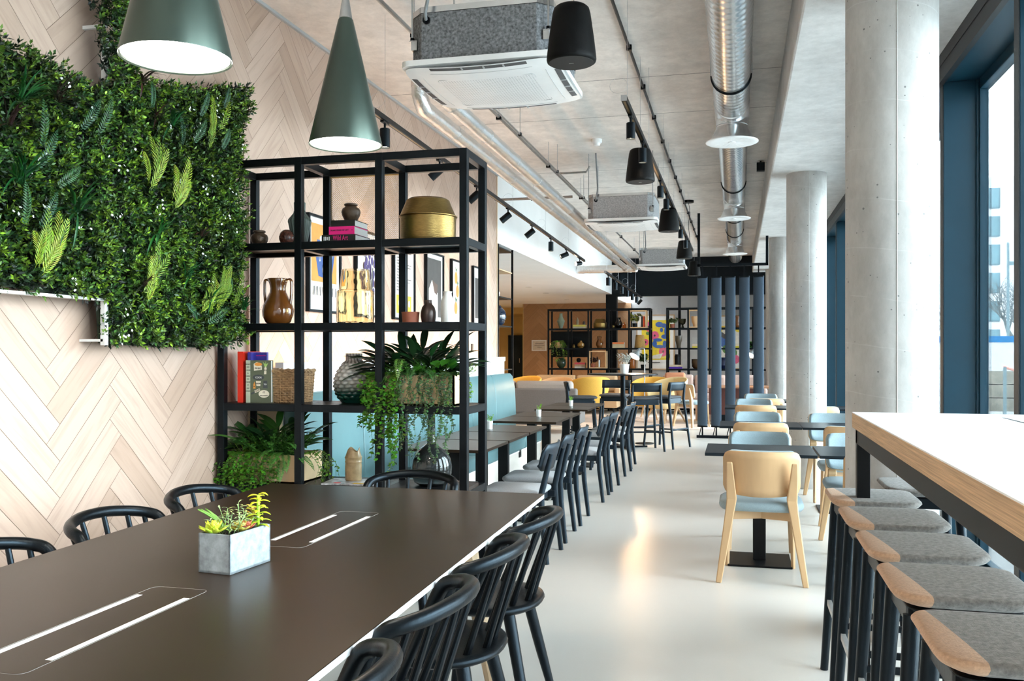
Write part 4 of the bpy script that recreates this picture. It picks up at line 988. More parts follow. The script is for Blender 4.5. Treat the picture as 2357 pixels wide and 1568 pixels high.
for a, el, L in ((175,.15,.36),(170,.8,.34),(-170,.45,.33),(130,1.1,.30),(40,1.15,.30),(15,.95,.31),(-15,.35,.32),(-60,.8,.28),(90,1.2,.30),(180,.25,.30),(165,.5,.28),(195,.6,.27),(150,.9,.24),(60,1.0,.24),(25,.7,.26),(5,.45,.27),(-30,.6,.22),(-90,1.0,.24),(110,1.1,.25),(-120,.7,.24),(80,.8,.25)):
    r_ = math.radians(a); broad((.4*w*math.cos(r_),.2*d*math.sin(r_),.15), (math.cos(r_)*math.cos(el), math.sin(r_)*math.cos(el)*.7, math.sin(el)), L, .042, (.012,.042,.014), pb)
fernf((-.07,-d*.5,.2), (.15,-.6,.9), .30, pb, (.09,.19,.035), 2.6)
for a in (-40,-130,-80): fernf((.0,-d*.4,.15), (math.cos(math.radians(a))*.6, math.sin(math.radians(a))*.6, .8), .26, pb, (.03,.09,.02), 2.2)
mb = MB()
for k in range(16):
    x = random.uniform(.02,w); p_ = Vector((x, -d*random.uniform(.3,1.0), random.uniform(.15,.27))); a = random.uniform(-2.5,-.6); mb.tube([(x*.8,0,.14), p_], .0015, 4, tint=G2); mb.leaf(p_, (math.cos(a), math.sin(a), -.35), (0,-.5,1), .07, .052, .5, 3, random.choice([(.035,.15,.014),(.055,.22,.018),(.02,.10,.012)]), .15)
mb.build('heart_leaves', LEAFG, pb, attr=True, smooth=True, ang=0)
tuft('foliage_mound', pb, 90, .13, .03, .016, [(.04,.13,.018),(.06,.18,.02),(.025,.085,.014)], .15, .12)
tuft('moss_tuft', pb, 60, .10, .018, .008, [(.20,.36,.04),(.28,.44,.05)], .10, .13).location = (w*.75,.05,0)
pb2, w, d = planterbox('planter_box', 'beige planter box full of ferns on the bottom shelf beside the oak wall', -2.855, -2.405, 4.675, 4.965, LV[1]+h, .16)
for k in range(46): vine((random.uniform(-w,w*.4),-d*.6,.14), (random.uniform(-.05,.03),-.10-.03*random.random(),.02), random.uniform(.02,.24), .021, G1, pb2, dens=150)
for k in range(14): vine((w*.7,random.uniform(-.1,.1),.14), (.15,.0,.02), random.uniform(.06,.17), .019, G3, pb2)
for a, el, L in ((185,.35,.30),(170,.75,.30),(100,1.1,.30),(70,.9,.30),(-100,.9,.28),(-150,.3,.30),(-120,.35,.32),(20,.7,.30),(45,1.1,.27),(0,.5,.26)):
    r_ = math.radians(a); broad((.4*w*math.cos(r_),.2*d*math.sin(r_),.15), (math.cos(r_)*math.cos(el), math.sin(r_)*math.cos(el)*.7, math.sin(el)), L, .042, random.choice([(.012,.042,.014),(.035,.10,.018)]), pb2)
for a, el, L in ((-60,.5,.28),(-40,.7,.3),(-80,.6,.3),(-20,.5,.28),(-100,.8,.26),(-50,1.0,.32),(-70,.2,.26)):
    r_ = math.radians(a); fernf((w*.35,-d*.3,.14), (math.cos(r_)*math.cos(el), math.sin(r_)*math.cos(el), math.sin(el)), L, pb2)
tuft('foliage_mound', pb2, 110, .17, .032, .017, [(.04,.13,.018),(.06,.18,.02),(.025,.085,.014)], .16, .12)
tuft('moss_tuft', pb2, 50, .10, .016, .008, [(.22,.36,.04),(.30,.42,.05)], .09, .13).location = (-w*.75,-.03,0)
# ------------------------------------------------------------------ framed prints on the oak wall
def frame_print(y0, lb, shapes, z0=1.665, hh=.69, ww=.53):
    t = thing('framed_print', lb, 'picture', (WX+.002, y0, z0), 0, 'framed prints above the banquette')
    mb = MB(); f_ = .018
    for a in ((0,0,ww,f_),(0,hh-f_,ww,hh),(0,f_,f_,hh-f_),(ww-f_,f_,ww,hh-f_)): mb.box(0,a[0],a[1],.03,a[2],a[3])
    mb.build('frame', BLK, t); MB().box(.004,f_,f_,.014,ww-f_,hh-f_).build('mount', mat('white_mount', (.55,.54,.52), .7), t)
    for i, (pts, m) in enumerate(shapes):
        n_ = len(pts); x = .0145+.0006*i; mb = MB(); mb._add([(x,y,z) for y,z in pts]+[(x+.0005,y,z) for y,z in pts], [tuple(range(n_-1,-1,-1)), tuple(range(n_,2*n_))]+[(j,(j+1)%n_,n_+(j+1)%n_,n_+j) for j in range(n_)]); mb.build('print', m, t)
    return t
def rct(a,b,c,d): return [(a,b),(c,b),(c,d),(a,d)]
PO, PB, PC = mat('print_orange', (.62,.24,.045), .6), mat('print_blue', (.03,.075,.24), .6), mat('print_cream', (.78,.75,.68), .6)
PV, PY, PG, PD = mat('print_violet', (.045,.03,.12), .6), mat('print_yellow', (.75,.40,.03), .6), mat('print_grey', (.055,.05,.048), .6), mat('print_green', (.03,.12,.04), .6)
sh = [(rct(.06,.22,.47,.63),PO),([(.17,.26),(.38,.24),(.44,.45),(.42,.52),(.15,.52),(.12,.42)],PB),(blob(.28,.53,.09,.035),PC)]
for yy, zz in ((.19,.40),(.27,.45),(.33,.33),(.24,.31),(.37,.42)): sh.append((blob(yy,zz,.014,.035),PC)); sh.append((blob(yy,zz,.009,.028),PB))
for k in range(8): sh.append(([(.08+.048*k,.12),(.09+.048*k,.12),(.10+.048*k,.185),(.088+.048*k,.185)],PG))
frame_print(5.75, 'framed print of a blue vase on orange, nearest the shelving unit', sh)
sh = []
for k in range(26): a = k*2.4; r_ = .035*math.sqrt(k); sh.append((blob(.30+r_*math.cos(a)*.9,.40+r_*math.sin(a)*1.2,.022,.036,12,a),PV))
sh.append(([(.285,.1),(.30,.1),(.32,.4),(.30,.4)],PG)); frame_print(6.56, 'framed print with dark violet leaf shapes behind the amber glass vase', sh)
sh = [(rct(.08,.06,.45,.22),PY)]
for k in range(4): sh.append((blob(.15+.08*k,.15,.025,.03),PC))
for k in range(14): sh.append((rct(.08,.26+.026*k,.08+.37*(.6+.4*math.sin(k*5)),.266+.026*k),PG))
frame_print(7.36, 'framed print with lines of writing above a yellow band', sh)
frame_print(8.2, 'framed dark grey print with a white house silhouette', [(rct(.06,.06,.47,.63),PG),([(.10,.06),(.10,.33),(.19,.42),(.30,.32),(.36,.30),(.36,.06)],PC),([(.19,.42),(.36,.38),(.34,.28),(.26,.30)],mat('print_brown',(.10,.06,.045),.6))])
sh = []
for yy, zz in ((.17,.50),(.22,.36),(.16,.18),(.34,.44),(.36,.24)): sh.append((blob(yy,zz,.05,.065),PO)); sh.append(([(yy,zz+.06),(yy-.03,zz+.12),(yy+.01,zz+.09),(yy+.05,zz+.11)],PD))
frame_print(9.0, 'framed print of oranges with green leaves, half behind the right post', sh)
frame_print(9.79, 'framed print with a dark block, farthest along the oak wall', [(rct(.10,.1,.43,.56),PG)])
q = P(1128,803,X=WX+.216); sw = MB().box(WX+.0,q.y-.03,1.39,WX+.012,q.y+.03,1.47).build('wall_switch', SOCK, bev=.003); tag(sw, 'small dark wall switch above the end of the white ledge', 'switch')
# ------------------------------------------------------------------ pendants over the communal table
PSH = mat('satin_green_grey_shade', (.060,.082,.068), .30, .7, .06, 4)
def spot(name, loc, target, power, ang, col=WARM, size=.03, blend=.4):
    l = bpy.data.lights.new(name, 'SPOT'); l.energy = power; l.spot_size = math.radians(ang); l.spot_blend = blend; l.color = col; l.shadow_soft_size = size
    o = bpy.data.objects.new(name, l); COL.objects.link(o); o.location = loc
    o.rotation_euler = (Vector(target)-Vector(loc)).to_track_quat('-Z','Y').to_euler(); return o
for (x, y, z, lb) in ((-1.455,2.125,2.170,'large conical green-grey pendant lamp cut by the top of the photo'),(-1.52,3.345,2.212,'conical green-grey pendant lamp hanging in front of the shelving unit')):
    t = thing('pendant_lamp', lb, 'lamp', (x,y,z), 0, 'pendant lamps over the communal table')
    MB().lathe([(.142,.004),(.145,0),(.1455,.002),(.030,.50),(.0265,.505),(.024,.5),(.1405,.012)], seg=56, caps=False).build('lamp_shade', PSH, t, smooth=True)
    MB().lathe([(.001,.006),(.1385,.006),(.1385,.010),(.001,.011)], seg=48).build('diffuser', LAMPW, t, smooth=True)
    MB().lathe([(.0265,.507),(.012,.60),(.006,.62),(.004,.625)], seg=24).build('neck', CHROME, t, smooth=True)
    MB().tube([(0,0,.62),(0,0,CEIL-z)], .0028, 6).build('cord', BLK, t); MB().lathe([(.05,CEIL-z-.025),(.05,CEIL-z)], seg=24).build('ceiling_rose', BLK, t, smooth=True)
    spot('pendant_light', (x,y,z-.005), (x,y,0), 11, 150, (1,.76,.52), .12, .6)
# ------------------------------------------------------------------ ceiling cassettes
def cassette():
    t = thing('air_conditioning_cassette', 'x', 'air conditioner', group='ceiling cassettes hanging over the banquette')
    n_ = 28; W_ = .405; vs = []; fs = []
    def zf(u, v): return -.024*(2-abs(u)**2.3-abs(v)**2.3)
    for j in range(n_+1):
        for i in range(n_+1):
            u, v = -1+2*i/n_, -1+2*j/n_; e = (abs(u)**9+abs(v)**9)**(1/9); k_ = 1 if e <= 1 else 1/e
            vs.append((u*k_*W_, v*k_*W_, zf(u*k_, v*k_)))
    for j in range(n_):
        for i in range(n_): a = j*(n_+1)+i; fs.append((a,a+n_+1,a+n_+2,a+1))
    mb = MB(); mb._add(vs, fs); mb.prism(rrect(2*W_,2*W_,.05,5), .0, .028); mb.build('fascia_panel', WHT, t, smooth=True)
    def on(u, v, off=-.0012): return Vector((u*W_, v*W_, zf(u,v)+off))
    mb = MB()
    for j in range(27):
        for i in range(34):
            u, v = -.6+1.2*i/33, -.56+1.12*j/26; a, b = .0085, .0062
            mb._add([on(u-a,v-b),on(u-a,v+b),on(u+a,v+b),on(u+a,v-b)], [(0,1,2,3)])
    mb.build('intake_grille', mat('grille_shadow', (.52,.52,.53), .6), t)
    mb = MB(); c_ = [on(x/W_*1.0, y/W_) for x, y in rrect(1.27*W_,1.20*W_,.02,4)]; mb.tube(c_, .0012, 4, closed=True); mb.build('grille_outline', mat('panel_seam', (.45,.45,.46), .6), t)
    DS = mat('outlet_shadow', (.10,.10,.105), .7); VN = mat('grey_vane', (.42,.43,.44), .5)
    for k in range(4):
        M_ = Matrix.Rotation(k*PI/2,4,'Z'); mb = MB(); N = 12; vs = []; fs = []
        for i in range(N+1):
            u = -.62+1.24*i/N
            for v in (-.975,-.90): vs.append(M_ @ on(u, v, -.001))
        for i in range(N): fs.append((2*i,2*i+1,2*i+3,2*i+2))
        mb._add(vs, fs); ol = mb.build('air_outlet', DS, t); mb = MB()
        for u in (-.2,.08,.33): mb.box(u*W_-.004,-.975*W_,zf(u,-.93)-.004,u*W_+.004,-.9*W_,zf(u,-.93)+.001, M_)
        mb.build('outlet_divider', VN, ol)
        mb = MB(); mb.tube([M_ @ on(-.66+1.32*i/10, -.80) for i in range(11)], .0009, 4); mb.build('vane_seam', MATS['panel_seam'], t)
    p_ = on(.1,.88); MB().cbox((p_.x,p_.y,p_.z),(.035,.008,.002)).build('badge', VN, t)
    oc = [(.37,.30),(.30,.37),(-.30,.37),(-.37,.30),(-.37,-.30),(-.30,-.37),(.30,-.37),(.37,-.30)]
    MB().prism(oc, .027, .275).build('insulated_body', FELTB, t, bev=.004); MB().prism([(x*1.004,y*1.004) for x, y in oc], .275, .305).build('top_tray', GALV, t)
    top = CEIL-2.83
    for sx in (-1,1):
        for sy in (-1,1):
            x, y = sx*.355, sy*.352; r_ = MB().tube([(x,y,.10),(x,y,top)], .005, 8).build('hanging_rod', CHROME, t, smooth=True)
            MB().cbox((x*.985,y*.985,.14),(.035,.035,.004)).cbox((x*.97,y*.97,.12),(.03,.03,.05)).build('bracket', CHROME, r_); MB().lathe([(.011,.146),(.011,.158)], (x,y,0), 6).build('nut', BLK, r_)
    gr = MB().lathe([(.019,0),(.019,.012),(.012,.013)], (0,0,0), 18, Matrix.Translation((-.27,-.37,.235)) @ Matrix.Rotation(PI/2,4,'X')).build('cable_gland', BLK, t, smooth=True)
    MB().tube(spline([(-.27,-.385,.235),(-.26,-.42,.26),(-.245,-.42,.34),(-.25,-.40,.45),(-.27,-.38,top)],5), .009, 8).build('cable', mat('grey_cable', (.25,.26,.27), .5), gr, smooth=True)
    return t
ac = cassette()
for i, (y, lb) in enumerate(((4.71,'nearest white ceiling cassette with dark grey felt body'),(10.35,'second ceiling cassette along the hall, above the banquette end'),(15.75,'farthest ceiling cassette before the black end wall'))):
    if i == 0: ac.location = (-1.258,y,2.83); ac['label'] = lb
    else:
        c_ = dup(ac, (-1.258,y,2.83), None, lb)
        for ch in c_.children:
            if ch.name.startswith('insulated_body'): ch.data = ch.data.copy(); ch.data.materials[0] = FELTL
# ------------------------------------------------------------------ pendant speakers
t = thing('pendant_speaker', 'x', 'speaker', group='black pendant speakers over the aisle')
MB().lathe([(.099,0),(.106,.004),(.109,.014),(.1075,.03),(.099,.105),(.083,.215),(.077,.236),(.066,.246),(.02,.25)], seg=48).build('enclosure', SPK, t, smooth=True, ang=50)
MB().lathe([(.098,-.001),(.098,.001)], seg=48).build('grille', mat('speaker_grille', (.016,.016,.017), .7, 0, .3, 200, bmp=.2), t)
MB().cbox((0,0,-.0015),(.022,.003,.001)).build('badge', CHROME, t)
MB().tube([(0,0,.245),(0,0,CEIL-2.65)], .0016, 5).build('suspension_cable', CHROME, t)
SPY = [3.90,6.78,9.66,12.56,15.46]
for i, y in enumerate(SPY):
    lb = 'black tapered pendant speaker over the aisle, %s in the row' % ORD[i]
    if i == 0: t.location = (-.705,y,2.65); t['label'] = lb
    else: dup(t, (-.705,y,2.65), None, lb)
# ------------------------------------------------------------------ lighting tracks and spotlights
def track(label, a, b, wires):
    a, b = Vector(a), Vector(b); t = thing('lighting_track', label, 'track', a); d = b-a; yaw = math.atan2(-d.x, d.y); M_ = Matrix.Rotation(yaw,4,'Z'); L_ = d.length
    MB().box(-.017,0,0,.017,L_,.034,M_).build('rail', BLK, t, bev=.002); MB().box(-.006,.02,-.0005,.006,L_-.02,.002,M_).build('conductor_slot', BRASS, t); MB().box(-.018,-.002,-.001,.018,.001,.035,M_).build('end_cap', CHROME, t)
    for k in range(wires):
        p_ = M_ @ Vector((0, L_*(k+.12)/wires, .034)); w_ = MB().tube([p_, (p_.x,p_.y,CEIL-a.z)], .0012, 4).build('suspension_wire', CHROME, t)
        MB().tube([p_+Vector((.0,.0,.09))+Vector((.055*math.cos(q*.52)-.055,.02*math.sin(q*.52),.055*math.sin(q*.52)+.02)) for q in range(12)], .0009, 4, closed=True).build('coiled_wire', CHROME, w_)
    return t, a, M_, L_
def tspot(label, p, aim, group, power=0, r=.034, ln=.125):
    p = Vector(p); aim = Vector(aim).normalized(); t = thing('track_spotlight', label, 'spotlight', p, 0, group)
    MB().box(-.012,-.05,-.012,.012,.05,.0).tube([(0,0,-.005),(0,0,-.07)], .008, 8).build('adapter', BLK, t)
    c = Vector((0,0,-.075)); q = aim.to_track_quat('Z','Y').to_matrix().to_4x4(); M_ = Matrix.Translation(c-aim*.03) @ q
    MB().lathe([(r*.9,0),(r,.003),(r,ln),(r*.93,ln),(r*.9,ln-.012)], seg=24, M=M_).build('body', BLK, t, smooth=True)
    MB().lathe([(.001,ln-.016),(r*.9,ln-.016),(r*.9,ln-.012),(.001,ln-.011)], seg=24, M=M_).build('lens', SPOTE, t)
    if power: spot('spot_light', p+c+aim*(ln-.02), p+c+aim*3, power, 58, WARM, .03, .7)
    return t
tr, a, M_, L_ = track('black lighting track on the wall side running from the shelving unit down the hall', (-2.23,5.30,2.89), (-2.50,15.05,2.87), 5)
for i, (y, aim) in enumerate(((5.53,(0,0,-1)),(6.75,(-.75,-.1,-.65)),(7.9,(-.75,-.1,-.65)),(9.2,(-.7,-.2,-.6)),(10.5,(-.7,-.2,-.6)),(11.8,(0,-.05,-1)),(13.1,(-.75,-.3,-.35)),(14.5,(-.55,-.75,-.15)))):
    x = -2.23-.0277*(y-5.30); tspot('black cylinder spotlight on the wall-side track, %s from the shelving unit' % ORD[i], (x,y,2.888), aim, 'spotlights on the wall-side track', (5,6,6,6,6,0,8,5)[i])
track('black lighting track over the aisle beside the row of speakers', (-.667,5.47,2.905), (-.667,14.0,2.905), 6)
for i, y in enumerate((5.83,6.58,8.14,8.84,10.3,11.1,12.2)):
    tspot('black cylinder spotlight on the aisle track, %s from the camera' % ORD[i], (-.667,y,2.904), (0,0,-1), 'spotlights on the aisle track', 16 if i % 2 == 0 else 0, .029, .105)
track('short black lighting track in front of the black end wall', (-1.99,13.95,2.60), (-2.13,20.8,2.60), 4)
for i in range(7):
    f_ = i/6; tspot('small black spotlight on the far short track, %s of seven' % ORD[i], (-1.99-.14*f_-.002, 14.3+6.3*f_, 2.599), (0,0,-1) if i < 6 else (-.6,.3,-.6), 'spotlights on the far short track', 8 if i % 3 == 1 else 0)
# ------------------------------------------------------------------ ducts and pipes
def spiral(y0, y1, r, pitch, seg=48):
    mb = MB(); rows = int((y1-y0)/pitch*4); vs = []; fs = []
    for i in range(rows):
        rr = r+(.0035 if i % 4 == 0 else 0)
        for k in range(seg):
            a = 2*PI*k/seg; vs.append((rr*math.cos(a), y0+i*pitch/4+pitch*k/seg, rr*math.sin(a)))
    for i in range(rows-5):
        for k in range(seg):
            if k < seg-1: fs.append((i*seg+k, i*seg+k+1, (i+1)*seg+k+1, (i+1)*seg+k))
            else: fs.append((i*seg+k, (i+4)*seg, (i+5)*seg, (i+1)*seg+k))
    mb._add(vs, fs); return mb
DX, DZ = -.045, 3.395
du = thing('spiral_duct', 'galvanised spiral ventilation duct running along the ceiling beside the beam', 'duct', (DX,0,DZ))
spiral(1.5, 19.8, .135, .085).build('duct_pipe', GALV, du, smooth=True, ang=0)
YR = Matrix.Rotation(-PI/2,4,'X')
for i, y in enumerate((7.70,12.15,16.6)):
    mb = MB(); mb.lathe([(.137,-.24),(.143,-.238),(.143,.238),(.137,.24)], (0,0,0), 48, Matrix.Translation((0,y,0)) @ YR); mb.build('tee_sleeve', GALV, du, smooth=True)
    MB().lathe([(.125,0),(.125,-.13),(.129,-.132),(.129,-.142),(.125,-.144),(.125,-.165)], (0,y,0), 40).build('tee_branch', GALV, du, smooth=True)
for y in (4.2,6.75,11.0,13.6,15.3):
    mb = MB(); mb.tube([(.142*math.cos(PI+PI*k/16), y, .142*math.sin(PI+PI*k/16)) for k in range(17)], .007, 6); st = mb.build('hanger_strap', BLK, du, smooth=True)
    for s_ in (-1,1): MB().tube([(s_*.146,y,-.0),(s_*.146,y,CEIL-DZ)], .004, 6).build('hanger_rod', CHROME, st)
def diffuser(y, lb):
    t = thing('ventilation_diffuser', lb, 'air vent', (DX,y,3.115), 0, 'round diffusers under the spiral duct')
    MB().lathe([(.129,.125),(.131,.11),(.165,.045),(.168,.012),(.16,.006)], seg=48).build('cone', GALV, t, smooth=True)
    MB().lathe([(.158,.004),(.205,-.002),(.213,.002),(.213,.008),(.158,.012)], seg=56).build('rim', WHT, t, smooth=True)
    MB().lathe([(.001,.012),(.16,.012),(.16,.016)], seg=40).build('plenum', mat('plenum_shadow', (.10,.10,.10), .8), t)
    mb = MB()
    for k in range(20): mb.box(.02,-.0055,-.001,.159,.0055,.001, Matrix.Rotation(2*PI*k/20,4,'Z') @ Matrix.Translation((0,0,.006)) @ Matrix.Rotation(.35,4,'X'))
    mb.build('swirl_vane', WHT, t); MB().lathe([(.03,-.002),(.03,.006)], seg=20).build('hub', WHT, t)
diffuser(7.70,'white round swirl diffuser under the duct, nearest of three'); diffuser(12.15,'white round swirl diffuser under the duct, middle of three'); diffuser(16.6,'white round swirl diffuser under the duct, farthest of three')
def fpipe(name, lb, pts, r, joints=()):
    t = thing(name, lb, 'pipe', pts[0]); o_ = Vector(pts[0]); q = [Vector(p_)-o_ for p_ in pts]; 
    pts2 = []
    for i in range(len(q)-1):
        n_ = max(2, int((q[i+1]-q[i]).length/.06))
        pts2 += [q[i].lerp(q[i+1], k/n_) for k in range(n_)]
    pts2.append(q[-1]); rr = [r*(1+.03*math.sin(i*1.7)*math.sin(i*.6)) for i in range(len(pts2))]
    MB().tube(pts2, rr, 20).build('foil_wrap', FOIL, t, smooth=True, ang=60)
    for k in range(2, len(pts2)-2, 14): MB().tube([pts2[k]-(pts2[k+1]-pts2[k]).normalized()*.02, pts2[k]+(pts2[k+1]-pts2[k]).normalized()*.02], r*1.05, 20, caps=True).build('tape_joint', FOIL, t, smooth=True)
    return t
fpipe('insulated_pipe', 'foil wrapped pipe nearest the oak wall running under the ceiling', [(-1.93,5.35,3.2),(-1.935,5.36,3.0),(-1.94,5.45,2.94),(-1.99,16.45,2.91),(-2.02,16.62,2.91)], .052)
fpipe('insulated_pipe', 'foil wrapped pipe beside the ceiling cassettes', [(-1.745,5.30,2.95),(-1.75,5.45,2.945),(-1.80,16.50,2.905),(-1.85,16.66,2.905)], .052)
fpipe('insulated_pipe', 'short foil wrapped pipe crossing to the white bulkhead at the far end', [(WX-.02,16.7,2.91),(-2.4,16.7,2.91),(-1.92,16.7,2.91),(-1.80,16.66,2.91)], .072)
def rod(name, lb, cat, pts, r, m, clips=0, cm=None):
    t = thing(name, lb, cat, pts[0]); o_ = Vector(pts[0]); q = [Vector(p_)-o_ for p_ in pts]; MB().tube(q, r, 10).build('pipe', m, t, smooth=True)
    for k in range(clips):
        p_ = q[0].lerp(q[-1], (k+.5)/clips); MB().cbox((p_.x,p_.y,p_.z),(r*3.4,.03,r*3.4)).build('clip', cm or BLK, t); 
        if pts[0][2]+p_.z < CEIL-.06: MB().tube([p_,(p_.x,p_.y,CEIL-pts[0][2])], .0035, 6).build('drop_rod', CHROME, t)
    return t
GPIPE = mat('grey_steel_conduit', (.30,.29,.28), .35, .8, .15, 10)
rod('steel_conduit', 'thin steel conduit above the foil pipes along the ceiling', 'pipe', [(-1.93,2.2,3.34),(-1.93,20.5,3.34)], .013, GPIPE, 9)
rod('steel_conduit', 'second thin steel conduit running close beside the first', 'pipe', [(-1.86,5.2,3.30),(-1.86,12.0,3.30)], .008, GPIPE, 4)
rod('cable_conduit', 'black cable conduit clipped flat to the concrete ceiling above the aisle', 'pipe', [(-.755,2.0,3.568),(-.755,19.0,3.568)], .011, BLK, 17)
rod('sprinkler_pipe', 'horizontal steel pipe crossing from the oak wall to the foil pipes', 'pipe', [(-2.9,10.75,3.25),(-1.93,10.75,3.25)], .016, GPIPE, 1)
rod('branch_pipe', 'small steel branch pipe feeding the second ceiling cassette', 'pipe', [(-1.93,9.75,3.34),(-1.6,9.75,3.34),(-1.56,9.75,3.40)], .011, GPIPE, 0)
for i, (x, y, lb) in enumerate(((-1.42,9.33,'white smoke detector on the concrete ceiling beside the aisle track'),)):
    t = thing('smoke_detector', lb, 'detector', (x,y,CEIL)); MB().lathe([(.055,0),(.055,-.03),(.045,-.04)], seg=28).build('base', WHT, t, smooth=True); MB().lathe([(.04,-.04),(.03,-.065),(.012,-.07)], seg=24).build('sensor', WHT, t, smooth=True)
t = thing('ceiling_sensor', 'small black box on the ceiling edge beside the concrete beam', 'sensor', (.26,10.85,CEIL)); MB().box(-.045,-.04,-.12,.045,.04,-.02).build('case', BLK, t, bev=.004); MB().box(-.01,-.01,-.02,.01,.01,0).build('bracket', BLK, t)
for i, (px, py, lb) in enumerate(((1585,463,'black cable rose on the ceiling right of the aisle track'),(1625,620,'black cable rose on the ceiling by the slatted screen'))):
    q = P(px, py, Z=CEIL-.01); t = thing('cable_rose', lb, 'ceiling fitting', (q.x,q.y,CEIL)); MB().lathe([(.075,-.035),(.075,0)], seg=24).build('canopy', BLK, t, smooth=True)
    MB().tube(spline([(0,0,-.03),(.02,.0,-.2),(-.0,0,-.35),(.02,0,-.6)],6), .004, 6).build('flex', BLK, t)
# ------------------------------------------------------------------ slatted screen
sw_ = thing('slatted_screen', 'screen of five upright navy blue slats in a black steel frame across the hall', 'screen', (0,14.74,0))
mb = MB().box(-.635,-.02,0,.47,.02,.045).box(-.625,-.02,2.735,.47,.02,2.775)
for x, z0 in ((-.60,2.735),(.45,2.735)): mb.box(x-.02,-.02,z0,x+.02,.02,CEIL if x < .3 else SOF)
mb.build('frame', BLK, sw_)
for i in range(5):
    x = -.543+.216*i; M_ = Matrix.Translation((x,0,0)) @ Matrix.Rotation(-.25,4,'Z'); poly = [(.082*math.cos(2*PI*k/28), .028*math.sin(2*PI*k/28)) for k in range(28)]
    s_ = MB().prism(poly, .20, 2.55, M_).build('slat', SLATF, sw_, smooth=True)
    MB().prism([(a*1.03,b*1.05) for a, b in poly], .175, .20, M_).build('slat_cap', BLK, s_); MB().prism([(a*1.03,b*1.05) for a, b in poly], 2.55, 2.572, M_).build('slat_cap', BLK, s_); MB().box(x-.012,-.012,.04,x+.012,.012,.18).build('pivot', BLK, s_); MB().box(x-.01,-.01,2.57,x+.01,.01,2.74).build('pivot', BLK, s_)
    MB().tube([(x-.02,.0,.17),(x-.06,.08,.0)], .008, 6).build('stay', BLK, s_)
# ------------------------------------------------------------------ far lounge
ht = thing('high_table', 'round black high table with a white potted plant beyond the bench tables', 'table', (-1.60,13.0,0))
MB().lathe([(.49,1.045),(.50,1.05),(.50,1.06),(.495,1.065),(.01,1.065)], seg=56).build('table_top', BLK, ht, smooth=True); MB().lathe([(.035,.02),(.035,1.045)], seg=20).build('column', BLK, ht, smooth=True)
for a in (.4,.4+PI/2): mb = MB(); mb.box(-.36,-.02,.0,.36,.02,.025, Matrix.Rotation(a,4,'Z')); mb.build('foot', BLK, ht)
def high_chair():
    t = thing('high_chair', 'x', 'chair', group='high chairs round the poseur table')
    pad(.43,.41,.03,.08).build('seat', mat('charcoal_wool',(.055,.058,.065),.9,0,.15,200,bmp=.2), t, smooth=True, ang=0, loc=(0,.02,.71)); MB().prism(rrect(.38,.36,.04,4),.64,.71).build('seat_frame', NAVYW, t, bev=.004)
    for s_ in (-1,1):
        MB().tube([(s_*.18,.17,.68),(s_*.215,.22,0)], [.019,.016], 10).build('leg', NAVYW, t, smooth=True); MB().tube([(s_*.235,-.28,0),(s_*.20,-.19,.70),(s_*.195,-.215,.92)], [.016,.02,.015], 10).build('leg', NAVYW, t, smooth=True)
        MB().tube([(s_*.205,.20,.24),(s_*.222,-.25,.24)], .012, 6).build('stretcher', NAVYW, t)
    for y, z in ((.20,.30),(-.25,.27)): MB().tube([(-.205,y,z),(.205,y,z)], .013, 6).build('stretcher', NAVYW, t)
    vs = []; fs = []
    for j in range(4):
        for i in range(11): u = -1+.2*i; vs.append((u*.215, -.22+.05*u*u-.01*j, .825+.12*j/3))
    for j in range(3):
        for i in range(10): a = j*11+i; fs.append((a,a+1,a+12,a+11))
    mb = MB(); mb._add(vs, fs); mb.build('backrest', NAVYW, t, smooth=True, ang=0, thick=.016); return t
hc = high_chair(); HC = [(-1.28,12.78,.30,'dark high chair with its back to the camera, right of the poseur table column'),(-1.02,13.22,1.1,'dark high chair at the right side of the poseur table'),(-1.80,13.62,PI,'dark high chair on the far side of the poseur table facing the camera'),(-2.18,12.85,-1.35,'dark high chair at the left side of the poseur table')]
for i, (x, y, a, lb) in enumerate(HC):
    if i == 0: hc.location = (x,y,0); hc.rotation_euler = (0,0,a); hc['label'] = lb
    else: dup(hc, (x,y,0), a, lb)
q = P(1437,860,Z=1.065); t = thing('potted_plant', 'white pot with a silvery plant standing on the poseur table', 'plant', (q.x,q.y,1.065)); MB().lathe([(.055,0),(.072,.135),(.066,.135),(.064,.12)], seg=24).build('pot', WHITEPOT, t, smooth=True)
tuft('silver_leaves', t, 22, .17, .06, .014, [(.55,.56,.53),(.42,.45,.42)], .07, .11)
q = P(1450,860,Z=1.065); fl = thing('floor_lamp', 'slim floor lamp with a grey cone shade glowing above the poseur table', 'lamp', (q.x+.15,13.62,0))
MB().lathe([(.14,0),(.14,.012),(.02,.02)], seg=28).build('base', BLK, fl, smooth=True); MB().tube(spline([(0,0,.015),(0,0,1.0),(0,0,1.38),(-.03,0,1.43),(-.08,0,1.42)],6), .008, 8).build('pole', CHROME, fl, smooth=True)
lq = Matrix.Translation((-.08,0,1.42)) @ Vector((-.42,-.45,-.75)).to_track_quat('Z','Y').to_matrix().to_4x4()
MB().lathe([(.015,0),(.03,.05),(.085,.15),(.088,.15),(.03,.045),(.012,-.01)], seg=28, M=lq, caps=False).build('lamp_shade', mat('grey_enamel', (.10,.105,.105), .4), fl, smooth=True); MB().lathe([(.001,.125),(.074,.128),(.001,.14)], seg=24, M=lq).build('bulb', emis('lamp_bulb', (1,.80,.55), 30), fl)
spot('floor_lamp_light', (fl.location.x-.14, 13.55, 1.28), (q.x,q.y,.9), 14, 120)
fl2 = dup(fl, (P(1733,822,Y=17.3).x+.10,17.3,0), 0, 'second slim floor lamp glowing between the last two navy slats')
